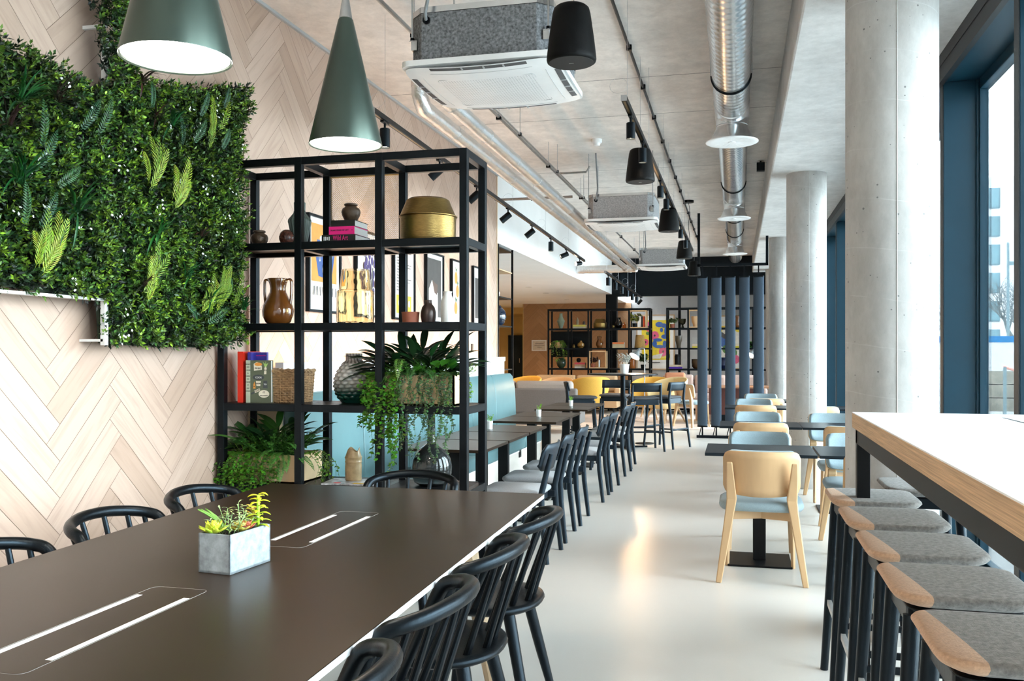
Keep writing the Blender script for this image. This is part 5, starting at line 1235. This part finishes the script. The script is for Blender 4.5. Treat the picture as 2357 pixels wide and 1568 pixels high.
spot('floor_lamp_light', (fl2.location.x-.14, 17.2, 1.28), (fl2.location.x-.4,16.8,0), 10, 120)
def sofa(name, lb, x0, x1, y0, y1, facing, hh, mb_, mc, ncush=2, legs=True):
    t = thing(name, lb, 'sofa', ((x0+x1)/2,(y0+y1)/2,0), 0 if facing > 0 else PI); w, d = (x1-x0)/2, (y1-y0)/2
    MB().box(-w,-d,.14,w,d,.34).build('base', mb_, t, bev=.02, smooth=True); MB().box(-w,-d,.34,w,-d+.16,hh).build('back', mb_, t, bev=.03, smooth=True)
    for s_ in (-1,1): MB().box(s_*w-.07,-d,.34,s_*w+.07,d,.58).build('arm', mb_, t, bev=.03, smooth=True)
    for k in range(ncush):
        a, b = -w+.08+(2*w-.16)*k/ncush, -w+.08+(2*w-.16)*(k+1)/ncush
        MB().box(a+.01,-d+.15,.34,b-.01,d,.46).build('seat_cushion', mc, t, bev=.035, smooth=True, seg=3); MB().box(a+.01,-d+.06,.45,b-.01,-d+.30,hh+.12).build('back_cushion', mc, t, bev=.06, smooth=True, seg=4)
    for sx in (-1,1):
        for sy in (-1,1): MB().tube([(sx*(w-.1),sy*(d-.1),.15),(sx*(w-.08),sy*(d-.08),0)], .018, 8).build('leg', BLK, t)
    return t
GS = mat('taupe_sofa_wool', (.15,.132,.125), .95, 0, .12, 150, bmp=.2); GSC = mat('warm_grey_cushion', (.34,.295,.27), .95, 0, .1, 150, bmp=.15)
TAN = mat('camel_wool', (.52,.34,.19), .95, 0, .1, 120, bmp=.15); PNK = mat('dusty_pink_wool', (.50,.35,.30), .95, 0, .12, 120, bmp=.15); YLW = mat('mustard_wool', (.62,.36,.06), .9, 0, .1, 120, bmp=.15); YPL = mat('pale_yellow_wool', (.70,.53,.27), .9, 0, .08, 120, bmp=.15); RUST = mat('rust_wool', (.48,.20,.11), .95, 0, .1, 100)
sofa('sofa', 'grey sofa seen from behind at the end of the teal banquette', -4.75,-2.60,14.85,15.75, 1, .76, GS, GSC)
sofa('sofa', 'tan sofa against the far shelving under the herringbone wall', -4.60,-2.55,19.7,20.6, -1, .72, TAN, TAN)
sofa('banquette_sofa', 'dusty pink bench sofa under the far right shelving', -1.72,.55,20.0,20.75, -1, .74, PNK, PNK, 3)
t = thing('cushion', 'rust coloured cushion leaning on the pink bench sofa behind the pale yellow armchair', 'cushion', (-1.32,20.0,.62)); MB().box(-.22,-.06,-.16,.22,.06,.30).build('cover', RUST, t, bev=.05, smooth=True, seg=4)
def tub(lb, x, y, a, m, s_=1.0):
    t = thing('armchair', lb, 'armchair', (x,y,0), a, 'shell armchairs in the lounge'); vs = []; fs = []; na, nh = 22, 7
    for j in range(nh+1):
        v = j/nh
        for i in range(na+1):
            u = -1+2*i/na; th = u*2.25; hgt = .30+.52*(1-abs(u)**2.2*.52); rr = .20+.17*v**.6; vs.append((rr*math.sin(th)*1.02, -rr*math.cos(th)*.95-.04*v, .27+(hgt-.27)*v**1.15))
    for j in range(nh):
        for i in range(na): b = j*(na+1)+i; fs.append((b,b+1,b+na+2,b+na+1))
    mb = MB(); mb._add(vs, fs); mb.build('shell', m, t, smooth=True, ang=0, thick=.045, bev=0, sub=1); pad(.50,.50,.14,.16,.02).build('seat', m, t, smooth=True, ang=0, loc=(0,.02,.26))
    for sx in (-1,1):
        for sy in (-1,1): MB().tube([(sx*.15,sy*.15,.29),(sx*.26,sy*.26,0)], [.022,.014], 8).build('leg', OAKF, t, smooth=True)
    t.scale = (s_,s_,s_); return t
tub('pale yellow shell armchair on wooden legs right of the poseur table', -1.36,17.7, 2.4, YPL, 1.08); tub('mustard armchair behind the pale yellow armchair', -1.75,18.55, 2.9, YLW, 1.05); tub('mustard armchair in front of the tan sofa, seen behind the high chairs', -2.85,17.6, .5, YLW, 1.1)
tub('mustard armchair just past the teal banquette end', -4.15,17.2, 2.6, YLW, 1.1); tub('camel armchair beside the mustard one, past the banquette end', -3.62,17.9, 2.8, TAN, 1.05)
dup(bch, (-.80,16.75,0), -.75, 'beech chair standing alone left of the slatted screen', 'beech chairs with blue-grey upholstery'); dup(bch, (.75,17.9,0), 2.6, 'beech chair seen through the right gaps of the slatted screen', 'beech chairs with blue-grey upholstery')
t = thing('booth_table', 'low dark table with maroon side panel seen between the navy slats', 'table', (-.02,17.6,0)); MB().box(-.6,-.4,.70,.6,.4,.73).build('table_top', mat('walnut_top', (.30,.15,.08), .4), t); MB().box(-.5,-.3,.2,.5,.3,.70).build('side_panel', mat('maroon_panel', (.06,.012,.008), .5), t); MB().box(-.45,-.25,0,.45,.25,.2).build('plinth', BLK, t)
t = thing('pouf', 'dusty pink pouf on the pale rug beside the lone beech chair', 'pouf', (-.55,18.3,0)); MB().lathe([(.24,.005),(.26,.03),(.26,.34),(.23,.38),(.01,.39)], seg=32).build('cover', PNK, t, smooth=True)
rg = MB().box(-3.9,16.2,.0,-.4,19.4,.012).build('rug', mat('pale_pink_rug', (.66,.55,.49), .95, 0, .2, 3, bmp=.3, bsc=200)); tag(rg, 'pale rug under the lounge armchairs at the far end', 'rug')
# ------------------------------------------------------------------ far shelving and what stands on it
LF = [.06,.5,.964,1.44,1.897,2.354]; FY0, FY1 = 20.86, 21.28
def farshelf(lb, x0, n_):
    t = thing('shelving_unit', lb, 'shelf', (0,0,0)); pt = .474
    for k in range(n_+1):
        for y in (FY0, FY1): MB().box(x0+k*pt-.019,y-.019,0,x0+k*pt+.019,y+.019,2.373).build('post', BLK, t)
    for z in LF:
        mb = MB()
        for y in (FY0, FY1): mb.box(x0,y-.018,z-.02,x0+n_*pt,y+.018,z+.02)
        for k in range(n_+1): mb.box(x0+k*pt-.018,FY0,z-.02,x0+k*pt+.018,FY1,z+.02)
        mb.build('rail_frame', BLK, t)
        if z < 2.3: MB().box(x0+.02,FY0,z+.005,x0+n_*pt-.02,FY1,z+.0195).build('shelf_board', BLKP, t)
    return t
u1 = farshelf('black shelving unit against the far herringbone wall, left of the hanging painting', -4.32, 5); u2 = farshelf('black shelving unit in front of the far glass wall, right of the painting', -1.56, 5)
MB().box(-4.34,FY1-.03,1.24,-3.84,FY1+.02,1.86).build('black_panel', BLK, u1); MB().box(-3.82,FY1-.03,1.24,-3.39,FY1+.02,1.86).build('black_panel', BLK, u1)
def fx(px): return P(px, 780, Y=21.05).x
def fv(name, lb, cat, px, row, prof, m, ys=21.05, z=0): o = MB().lathe(prof, seg=20).build(name, m, smooth=True, loc=(fx(px), ys, LF[row]+.02+z)); return tag(o, lb, cat)
bot = [(.03,0),(.05,.02),(.055,.12),(.02,.17),(.02,.22),(.025,.225)]
fv('vase','pale green vase at the top left of the far shelving','vase',1291,4,[(.04,0),(.05,.05),(.095,.18),(.05,.26),(.035,.33),(.045,.36)],mat('celadon',(.22,.27,.20),.4))
def fbooks(lb, px, row, n_, cols, w=.26, group=None):
    for k in range(n_):
        z = LF[row]+.02+k*.045; t = thing('book', lb[k], 'book', (fx(px),21.05,z)); MB().box(-w/2,-.09,0,w/2,.09,.004).box(-w/2,-.09,.036,w/2,.09,.040).box(-w/2,-.09,.004,w/2,-.085,.036).build('cover', mat('far_cover_%d_%d_%d' % tuple(int(c*99) for c in cols[k]), cols[k], .5), t); MB().box(-w/2+.005,-.085,.004,w/2-.005,.085,.036).build('pages', MATS['book_pages'], t)
fbooks(['lower pale book under two small bottles on the far shelving','yellow book under two small bottles on the far shelving'],1335,4,2,[(.66,.60,.45),(.62,.55,.10)],.30)
fv('bottle','small pale bottle on the yellow book, far shelving','bottle',1329,4,[(.025,0),(.03,.1),(.012,.15),(.01,.17)],mat('smoke_green',(.30,.27,.18),.3),21.05,.09); fv('ornament','small dark ornament on the yellow book, far shelving','ornament',1344,4,[(.03,0),(.035,.05),(.02,.08),(.005,.085)],DKV,21.05,.09)
fv('brass_bowl','two-tier brass vessel in the third bay of the far shelving','bowl',1381,4,[(.14,0),(.155,.03),(.157,.12),(.162,.125),(.155,.13),(.11,.22),(.02,.225)],BRASS)
fv('ornament','little gold ball in front of the black pillar, far shelving','ornament',1412,4,[(.01,0),(.03,.02),(.035,.045),(.025,.07),(.005,.08)],BRASS); fv('jug','glossy black jug in the fourth bay of the far shelving','jug',1424,4,[(.05,0),(.08,.05),(.085,.12),(.05,.19),(.045,.24),(.055,.25)],mat('black_glaze',(.006,.006,.006),.1)); fv('bottle','small orange bottle beside the black jug, far shelving','bottle',1437,4,[(.04,0),(.042,.09),(.012,.1),(.01,.14)],mat('orange_glass',(.7,.14,.01),.2))
def cube(lb, px0, px1, row):
    x0, x1 = fx(px0), fx(px1); z = LF[row]+.0205; t = thing('display_cube', lb, 'box', ((x0+x1)/2, 21.0, z)); w = (x1-x0)/2; hh = .405; mb = MB()
    for a in ((-w,0,w,.022),(-w,hh-.022,w,hh),(-w,.022,-w+.022,hh-.022),(w-.022,.022,w,hh-.022)): mb.box(a[0],-.15,a[1],a[2],.15,a[3])
    mb.build('frame', OAKF, t); return (x0+x1)/2, z+.022
def plantlet(lb, x, z, h_, n_, tints, pot, L=.09, W=.05, y=21.0):
    t = thing('potted_plant', lb, 'plant', (x,y,z)); MB().lathe([(.05,0),(.06,.09),(.052,.09)], seg=18).build('pot', pot, t, smooth=True); tuft('foliage', t, n_, h_, L, W, tints, .09, .07)
x, z = cube('oak display cube holding a plant and three upright books, far shelving',1449,1490,4); plantlet('yellow-green plant in a black pot inside the oak cube with books', x-.08, z, .22, 12, [(.32,.36,.04),(.20,.26,.03)], BLK)
for k, (c_, n_) in enumerate((((.70,.66,.60),'cream'),((.02,.02,.02),'black'),((.75,.10,.02),'orange-red'))):
    t = thing('book', '%s upright book in the oak cube on the far shelving' % n_, 'book', (x+.055+.042*k,21.0,z)); MB().box(-.018,-.09,0,.018,-.085,.25).box(-.018,-.085,0,-.014,.09,.25).box(.014,-.085,0,.018,.09,.25).build('cover', mat('far_upright_%d' % k, c_, .5), t); MB().box(-.014,-.085,.004,.014,.085,.245).build('pages', MATS['book_pages'], t)
pl = thing('hanging_plant', 'bushy green trailing plant in a wooden pot at the left of the far shelving', 'plant', (fx(1288),20.98,LF[3]+.02)); MB().lathe([(.08,0),(.11,.05),(.10,.14),(.09,.14)], seg=18).build('pot', OAKF, pl, smooth=True)
for k in range(20): a = random.uniform(-2.9,.0); vine((0,0,.13), (.16*math.cos(a), .12*math.sin(a)-.05, .05), random.uniform(.1,.42), .05, random.choice([(.16,.26,.03),(.10,.18,.03)]), pl, 'trailing_stem', 45, .05)
fv('ornament','small amber pear ornament before the black panel, far shelving','ornament',1321,3,[(.03,0),(.038,.03),(.03,.06),(.008,.09)],BRASS); fv('vase','round amber glass vase before the black panel, far shelving','vase',1337,3,[(.05,0),(.085,.05),(.08,.10),(.03,.14),(.025,.17)],mat('amber_glaze',(.30,.15,.03),.15))
fv('two_handled_jar','glossy amber-brown jar in the third bay, far shelving','jar',1380,3,[(.05,0),(.085,.07),(.08,.12),(.045,.20),(.06,.27),(.05,.275)],AMBG)
fbooks(['pale book at the bottom of a stack before the black pillar','cream book in the middle of the stack before the black pillar','orange book on top of the stack before the black pillar'],1424,3,3,[(.72,.58,.36),(.66,.52,.32),(.72,.20,.06)],.27)
fv('basket_lamp','tapered straw basket with dark rim in the fifth bay, far shelving','basket',1473,3,[(.125,0),(.128,.01),(.10,.26),(.095,.30),(.085,.30)],mat('straw',(.42,.24,.07),.7,0,.3,60))
fv('vase','dark green glass bowl vase at the bottom left of the far shelving','vase',1292,2,[(.05,0),(.10,.06),(.115,.12),(.10,.19),(.06,.23),(.065,.25)],mat('dark_green_glaze',(.03,.05,.03),.15))
fbooks(['white book at the bottom of a stack under a black ball','tan book in a stack under a black ball','red book on top of a stack under a black ball'],1336,2,3,[(.70,.66,.62),(.50,.34,.22),(.60,.06,.10)],.25); fv('ornament','black ball on the red book, far shelving','ornament',1332,2,[(.01,0),(.045,.02),(.055,.055),(.045,.09),(.01,.11)],BLKP,21.05,.135)
x, z = cube('oak display cube holding a dark plant, low on the far shelving',1357,1398,2); plantlet('dark plant in a terracotta pot inside the low oak cube', x-.12, z, .17, 10, [(.03,.02,.03),(.05,.03,.03)], TERR, .06, .04); fv('vase','grey cylinder vase in the low oak cube','vase',1380,2,[(.035,0),(.035,.18),(.03,.18)],GALV,21.0,.0225)
fv('vase','tall orange-brown vase low on the far shelving behind the lamp','vase',1455,2,[(.08,0),(.085,.02),(.085,.20),(.07,.22)],mat('orange_brown_glaze',(.30,.09,.02),.2)); plantlet('dark leaved plant in a black pot beside the orange-brown vase', fx(1481), LF[2]+.02, .26, 10, [(.05,.09,.03),(.03,.06,.02)], BLK, .11, .06)
plantlet('small plant in a clay pot at the top left of the right far shelving', fx(1548), LF[4]+.02, .14, 9, [(.06,.10,.03),(.10,.14,.04)], TERR); gob = [(.05,0),(.03,.02),(.02,.07),(.06,.10),(.075,.16),(.075,.21),(.068,.21)]
fv('goblet','dark green glass goblet on the right far shelving','goblet',1571,4,gob,mat('bottle_green_glaze',(.05,.055,.035),.15)); x, z = cube('oak display cube holding a beige urn, right far shelving',1585,1628,4); fv('urn','beige urn inside the oak cube, right far shelving','urn',1602,4,[(.06,0),(.065,.05),(.095,.12),(.105,.24),(.098,.24)],TAN,21.0,.0225)
fv('goblet','tall smoked glass goblet on the middle row, right far shelving','goblet',1562,3,[(.04,0),(.05,.06),(.065,.14),(.075,.16),(.075,.28),(.07,.28)],mat('smoked_brown',(.10,.08,.06),.15)); fbooks(['yellow book beside the tall smoked goblet','cream book on the yellow one beside the tall smoked goblet'],1604,3,2,[(.66,.52,.06),(.62,.50,.36)],.2)
fbooks(['purple book under the black canister, right far shelving','cream book under the black canister, right far shelving'],1556,2,2,[(.10,.03,.35),(.62,.50,.36)],.30); fv('canister','black canister on the two books, right far shelving','canister',1559,2,[(.06,0),(.062,.01),(.062,.20),(.05,.22),(.05,.24)],BLKP,21.05,.09); fv('bowl','dark brown glass bowl low on the right far shelving','bowl',1602,2,[(.05,0),(.09,.05),(.10,.14),(.10,.22),(.095,.22)],mat('dark_brown_glass',(.05,.025,.01),.12))
fv('two_handled_jar','amber jar between the third and fourth navy slats','jar',1697,4,[(.07,0),(.09,.06),(.085,.2),(.07,.26),(.075,.27)],AMBG); fbooks(['yellow book between the second and third navy slats'],1664,4,1,[(.70,.45,.06)],.2); fv('vase','dark blue vase between the second and third navy slats','vase',1664,2,[(.06,0),(.11,.08),(.10,.18),(.05,.24),(.055,.26)],mat('ink_blue_glaze',(.01,.015,.05),.15)); fbooks(['yellow book between the third and fourth navy slats','cream book between the third and fourth navy slats'],1697,3,2,[(.70,.55,.03),(.70,.60,.45)],.2)
pl = thing('hanging_plant', 'green grassy plant beside the last navy slat, right far shelving', 'plant', (fx(1731),20.98,LF[3]+.02)); MB().lathe([(.06,0),(.08,.1),(.07,.1)], seg=16).build('pot', BLK, pl, smooth=True)
for k in range(14): a = random.uniform(-2.9,0); vine((0,0,.1), (.10*math.cos(a), -.08, .05), random.uniform(.1,.25), .05, (.06,.20,.03), pl, 'trailing_stem', 40, .04)
# paintings in the room behind the glass, framed notice
def painting(lb, px0, px1, py0, py1, shapes, yw=25.49):
    a, b = P(px0,py1,Y=yw), P(px1,py0,Y=yw); w, hh = b.x-a.x, b.z-a.z; t = thing('painting', lb, 'picture', (a.x,yw,a.z)); f_ = .03; mb = MB()
    for q in ((0,0,w,f_),(0,hh-f_,w,hh),(0,f_,f_,hh-f_),(w-f_,f_,w,hh-f_)): mb.box(q[0],-.03,q[1],q[2],0,q[3])
    mb.build('frame', OAKF, t); MB().box(f_,-.012,f_,w-f_,-.004,hh-f_).build('mount', WHTP, t)
    for i, (pts, m) in enumerate(shapes): flat(t, 'print', [(x*w,z*hh) for x, z in pts], m, -.0128-.0008*i)
PK, PGN, PYL, PBL = mat('print_pink',(.72,.10,.22),.6), mat('print_leaf',(.10,.22,.05),.6), mat('print_lemon',(.80,.62,.03),.6), mat('print_cobalt',(.03,.11,.38),.6)
sh = [(rct(.14,.18,.88,.90),PYL)]
for c_ in ((.32,.78,.09,.09),(.48,.62,.11,.08),(.70,.33,.11,.09),(.82,.50,.05,.05),(.24,.50,.08,.06)): sh.append((blob(*c_),PK)); sh.append((blob(c_[0],c_[1],.025,.02),PG))
for c_ in ((.60,.82,.10,.05),(.72,.80,.08,.04),(.78,.70,.05,.09),(.74,.60,.09,.04),(.56,.54,.12,.03),(.48,.47,.06,.06),(.60,.42,.13,.03),(.74,.46,.05,.07),(.66,.72,.04,.04)): sh.append((blob(*c_),PBL))
for c_ in ((.36,.62,.03,.06),(.30,.66,.05,.03),(.84,.25,.04,.06)): sh.append((blob(*c_),PGN))
sh.append(([(.3,.20),(.62,.20),(.70,.30),(.45,.26)],PC)); sh.append((rct(.30,.125,.62,.14),PG))
painting('framed yellow painting with blue shapes and pink flowers behind the far glass', 1465, 1553, 724, 851, sh)
sh = [(rct(.1,.1,.9,.9),PC)]+[(blob(.2+.6*((k*37)%100)/100,.15+.7*((k*61)%100)/100,.10,.08),(PK,PG,PGN,PYL,PBL)[k%5]) for k in range(16)]
painting('framed painting of coloured shapes glimpsed between the navy slats', 1630, 1720, 726, 850, sh)
a, b = P(1224,808,Y=25.39), P(1258,783,Y=25.39); t = thing('framed_notice', 'white framed notice on the far herringbone wall', 'sign', (a.x,25.40,a.z)); w, hh = b.x-a.x, b.z-a.z
mb = MB(); 
for q in ((0,0,w,.03),(0,hh-.03,w,hh),(0,.03,.03,hh-.03),(w-.03,.03,w,hh-.03)): mb.box(q[0],-.03,q[1],q[2],0,q[3])
mb.build('frame', WHTP, t); MB().box(.03,-.012,.03,w-.03,-.004,hh-.03).build('paper', mat('notice_paper',(.62,.55,.47),.7), t)
for k, (x0_, x1_) in enumerate(((.1,.35),(.08,.37),(.16,.3))): MB().box(x0_,-.013,hh*.68-.055*k,x1_,-.0125,hh*.68+.012-.055*k).build('printed_line', BLACKINK, t)
# shelf past the end of the oak wall
t = thing('shelf_frame', 'narrow black shelf frame beyond the end of the oak wall', 'shelf', (-3.3,11.05,0))
for x in (0,.36):
    for y in (0,.75): MB().box(x-.012,y-.012,1.0,x+.012,y+.012,LOWC).build('post', BLK, t)
for z in (2.72,2.44,2.09,1.72,1.15):
    MB().box(0,-.012,z-.014,.36,.762,z).build('shelf_board', OAKP if z == 2.44 else BLKP, t)
for y in (0,.75): MB().box(.34,y-.012,0,.364,y+.012,1.0).build('post', BLK, t)
tag(MB().lathe([(.05,0),(.09,.04),(.115,.11),(.10,.19),(.055,.24),(.04,.26),(.045,.265)], seg=32).build('blue_vase', mat('glossy_navy_glaze',(.012,.02,.04),.08,spec=.8), smooth=True, loc=(-3.05,11.45,1.72)), 'glossy dark blue round vase on the narrow shelf past the oak wall', 'vase')
tag(MB().lathe([(.03,0),(.04,.05),(.02,.09),(.024,.11)], seg=20).build('white_vase', WHITEPOT, smooth=True, loc=(-3.02,11.3,2.09)), 'small white vase on the narrow shelf past the oak wall', 'vase')
for i, (px, py) in enumerate(((1217,661),(1257,675),(1305,690))):
    q = P(px, py, Z=LOWC); t = thing('downlight', 'recessed downlight in the low white lounge ceiling, %s from the oak wall' % ORD[i], 'light', (q.x,q.y,LOWC)); MB().lathe([(.045,-.001),(.07,-.004),(.07,0)], seg=24).build('trim_ring', CHROME, t, smooth=True); MB().lathe([(.001,-.0005),(.044,-.0005),(.044,0)], seg=20).build('lens', emis('downlight_lens_%d' % i, (1,.75,.5), 4), t)
# ------------------------------------------------------------------ outside
PAVE = mat('pale_pavement', (.50,.50,.49), .9, 0, .15, .6); FAC = mat('white_render', (.78,.79,.80), .8, 0, .04, .5); CYG = mat('blue_tinted_glazing', (.20,.33,.38), .2, 0, .15, .4)
struct(MB().box(1.56,-60,-.30,160,200,-.12).build('exterior_ground', PAVE))
def bld(lb, x0, x1, y0, y1, hh, wins):
    t = thing('apartment_building', lb, 'building', ((x0+x1)/2,y0,-.12)); MB().box(x0-(x0+x1)/2,0,0,x1-(x0+x1)/2,y1-y0,hh).build('wall', FAC, t)
    for (xa, xb, za, zb) in wins:
        f_ = MB().box(xa-(x0+x1)/2,-.05,za,xb-(x0+x1)/2,.02,zb).build('window', CYG, t); mb = MB()
        for k in range(4): xx = xa+(xb-xa)*k/3-(x0+x1)/2; mb.box(xx-.04,-.09,za,xx+.04,-.05,zb)
        mb.box(xa-(x0+x1)/2,-.12,za-.1,xb-(x0+x1)/2,-.04,za); mb.build('window_frame', mat('grey_blue_frame',(.16,.24,.28),.5), f_)
bld('pale apartment block with columns of blue-tinted windows outside', 21.0,34,92,106,17.6, [(21.3,23.5,1.7+2.62*k,3.5+2.62*k) for k in range(6)]+[(26.5,29,1.7+2.62*k,3.5+2.62*k) for k in range(6)])
bld('lower pale apartment block seen left of the window post', 12.5,20.5,96,108,11.0, [(16.9,18.9,1.5+2.7*k,3.4+2.7*k) for k in range(3)])
q = P(2320,900,Y=33); lp = thing('street_lamp', 'grey street lamp post outside the window', 'street lamp', (q.x,33,-.12)); GYP = mat('grey_post',(.22,.30,.33),.5)
MB().tube([(0,0,0),(0,0,5.1)], [.05,.04], 10).build('pole', GYP, lp, smooth=True); MB().box(0,-.06,4.35,.9,.06,4.47).build('arm', GYP, lp); MB().box(.5,-.15,4.47,1.1,.15,4.6).build('lamp_head', GYP, lp)
BARK = mat('bare_bark', (.16,.17,.17), .9)
def tree(lb, x, y, hh, seed):
    r_ = random.Random(seed); mb = MB()
    def br(p_, d, l, r0, lev):
        e = p_+d*l; mb.tube([p_, p_.lerp(e,.5)+Vector((r_.gauss(0,l*.04),r_.gauss(0,l*.04),0)), e], [r0,r0*.8,r0*.6], 5, caps=False)
        if lev == 0: return
        for k in range(3 if lev > 1 else 4): br(p_.lerp(e, r_.uniform(.55,1)), (d+Vector((r_.gauss(0,.5),r_.gauss(0,.5),r_.gauss(.1,.25)))).normalized(), l*r_.uniform(.55,.8), r0*.55, lev-1)
    br(Vector((0,0,0)), Vector((0,0,1)), hh*.35, hh*.018, 5); tag(mb.build('bare_tree', BARK, loc=(x,y,-.12)), lb, 'tree')
tree('bare winter tree outside in front of the pale apartment block', 12.2,45,6.2,3); tree('bare winter tree outside beside the street lamp', 15.0,54,7.0,5); tree('bare winter tree outside left of the window post', 10.2,48,6.0,8)
hd = thing('site_hoarding', 'white site hoarding with a blue top band outside the window', 'fence', (0,27.6,-.12)); WPN = mat('white_hoarding',(.72,.74,.76),.6); BLUEB = mat('blue_band',(.03,.20,.45),.5)
for k in range(6): MB().box(4.6+1.5*k,0,0,6.06+1.5*k,.06,1.75).build('panel', WPN, hd)
MB().box(4.6,-.02,1.75,13.6,.08,1.92).build('blue_band', BLUEB, hd)
cb_ = thing('crate_stack', 'stack of weathered timber crates behind the street barrier outside', 'crates', (6.7,25.2,-.12)); CR = mat('weathered_crate',(.34,.31,.26),.9,0,.3,3)
for i in range(3):
    for j in range(2): MB().box(-.8+j*.62,-.3,.34*i,-.22+j*.62,.3,.34*i+.32).build('crate', CR, cb_)
sg = thing('site_sign_board', 'white board with blue panels standing outside by the crates', 'sign', (7.35,23.5,-.12)); MB().box(-.1,0,0,.75,.05,1.25).build('board', WPN, sg); MB().box(.0,-.01,.35,.28,.0,.6).box(.0,-.01,1.0,.22,0,1.15).build('blue_panel', BLUEB, sg)
br_ = thing('street_barrier', 'thin red and white barrier pole outside above the pavement', 'barrier', (6.3,22.4,-.12)); MB().tube([(-.5,0,1.15),(1.1,0,.62)], .03, 8).build('pole', mat('red_white_pole',(.75,.35,.28),.5), br_); MB().box(-.5,-.03,0,-.44,.03,1.15).box(1.04,-.03,0,1.1,.03,.62).build('stand', GYP, br_)
# ------------------------------------------------------------------ light
w = bpy.data.worlds.new('overcast'); SC.world = w; w.use_nodes = True; nt = w.node_tree; bg = nt.nodes['Background']
tc = nt.nodes.new('ShaderNodeTexCoord'); n_ = nt.nodes.new('ShaderNodeTexNoise'); n_.inputs['Scale'].default_value = 1.5; nt.links.new(tc.outputs['Generated'], n_.inputs['Vector'])
nt.links.new(ramp(nt, n_.outputs['Fac'], [(.3,(.86,.94,1.0)),(.7,(.95,.98,1.0))]), bg.inputs[0]); bg.inputs[1].default_value = 7.0
def area(name, loc, rot, sx, sy, power, col):
    l = bpy.data.lights.new(name, 'AREA'); l.shape = 'RECTANGLE'; l.size = sx; l.size_y = sy; l.energy = power; l.color = col; o = bpy.data.objects.new(name, l); COL.objects.link(o); o.location = loc; o.rotation_euler = rot; return o
area('ledge_led_light', (WX+.147,7.75,1.305), (PI,-.35,0), .03, 5.2, 6.5, (1,.52,.22))
for x, y, p_ in ((-4.6,22.6,70),(-4.4,17.5,70),(-7.2,26.0,60),(-7.0,19.0,50),(-4.0,13.2,40)):
    spot('lounge_light', (x,y,LOWC-.02), (x,y,0), p_, 140, (1,.62,.30), .08, .5)
for x in (-1.8,.2): spot('far_room_fill_light', (x,23.9,2.93), (x,23.9,0), 18, 150, (1,.93,.85), .1, .5)  # added lamps without fittings, brightening the room behind the glass
# ------------------------------------------------------------------ camera
cam = bpy.data.cameras.new('camera'); co = bpy.data.objects.new('camera', cam); COL.objects.link(co); SC.camera = co
cam.sensor_width = 36; cam.lens = 36*FPX/2357; co.location = (0,0,CAMH); co.rotation_euler = (PI/2,0,YAW); cam.shift_y = (HY-784)/2357; cam.clip_start = .05; cam.clip_end = 500
vs_ = SC.view_settings; vs_.view_transform = 'Standard'; vs_.look = 'None'; vs_.exposure = 1.68; vs_.gamma = 1; vs_.use_curve_mapping = False
cy = SC.cycles; cy.max_bounces = 8; cy.diffuse_bounces = 4; cy.glossy_bounces = 3; cy.transmission_bounces = 6; cy.transparent_max_bounces = 8; cy.caustics_reflective = False; cy.caustics_refractive = False
cy.sample_clamp_indirect = 6; cy.use_denoising = True; cy.use_adaptive_sampling = False; cy.denoising_prefilter = 'ACCURATE'; cy.denoising_input_passes = 'RGB_ALBEDO_NORMAL'
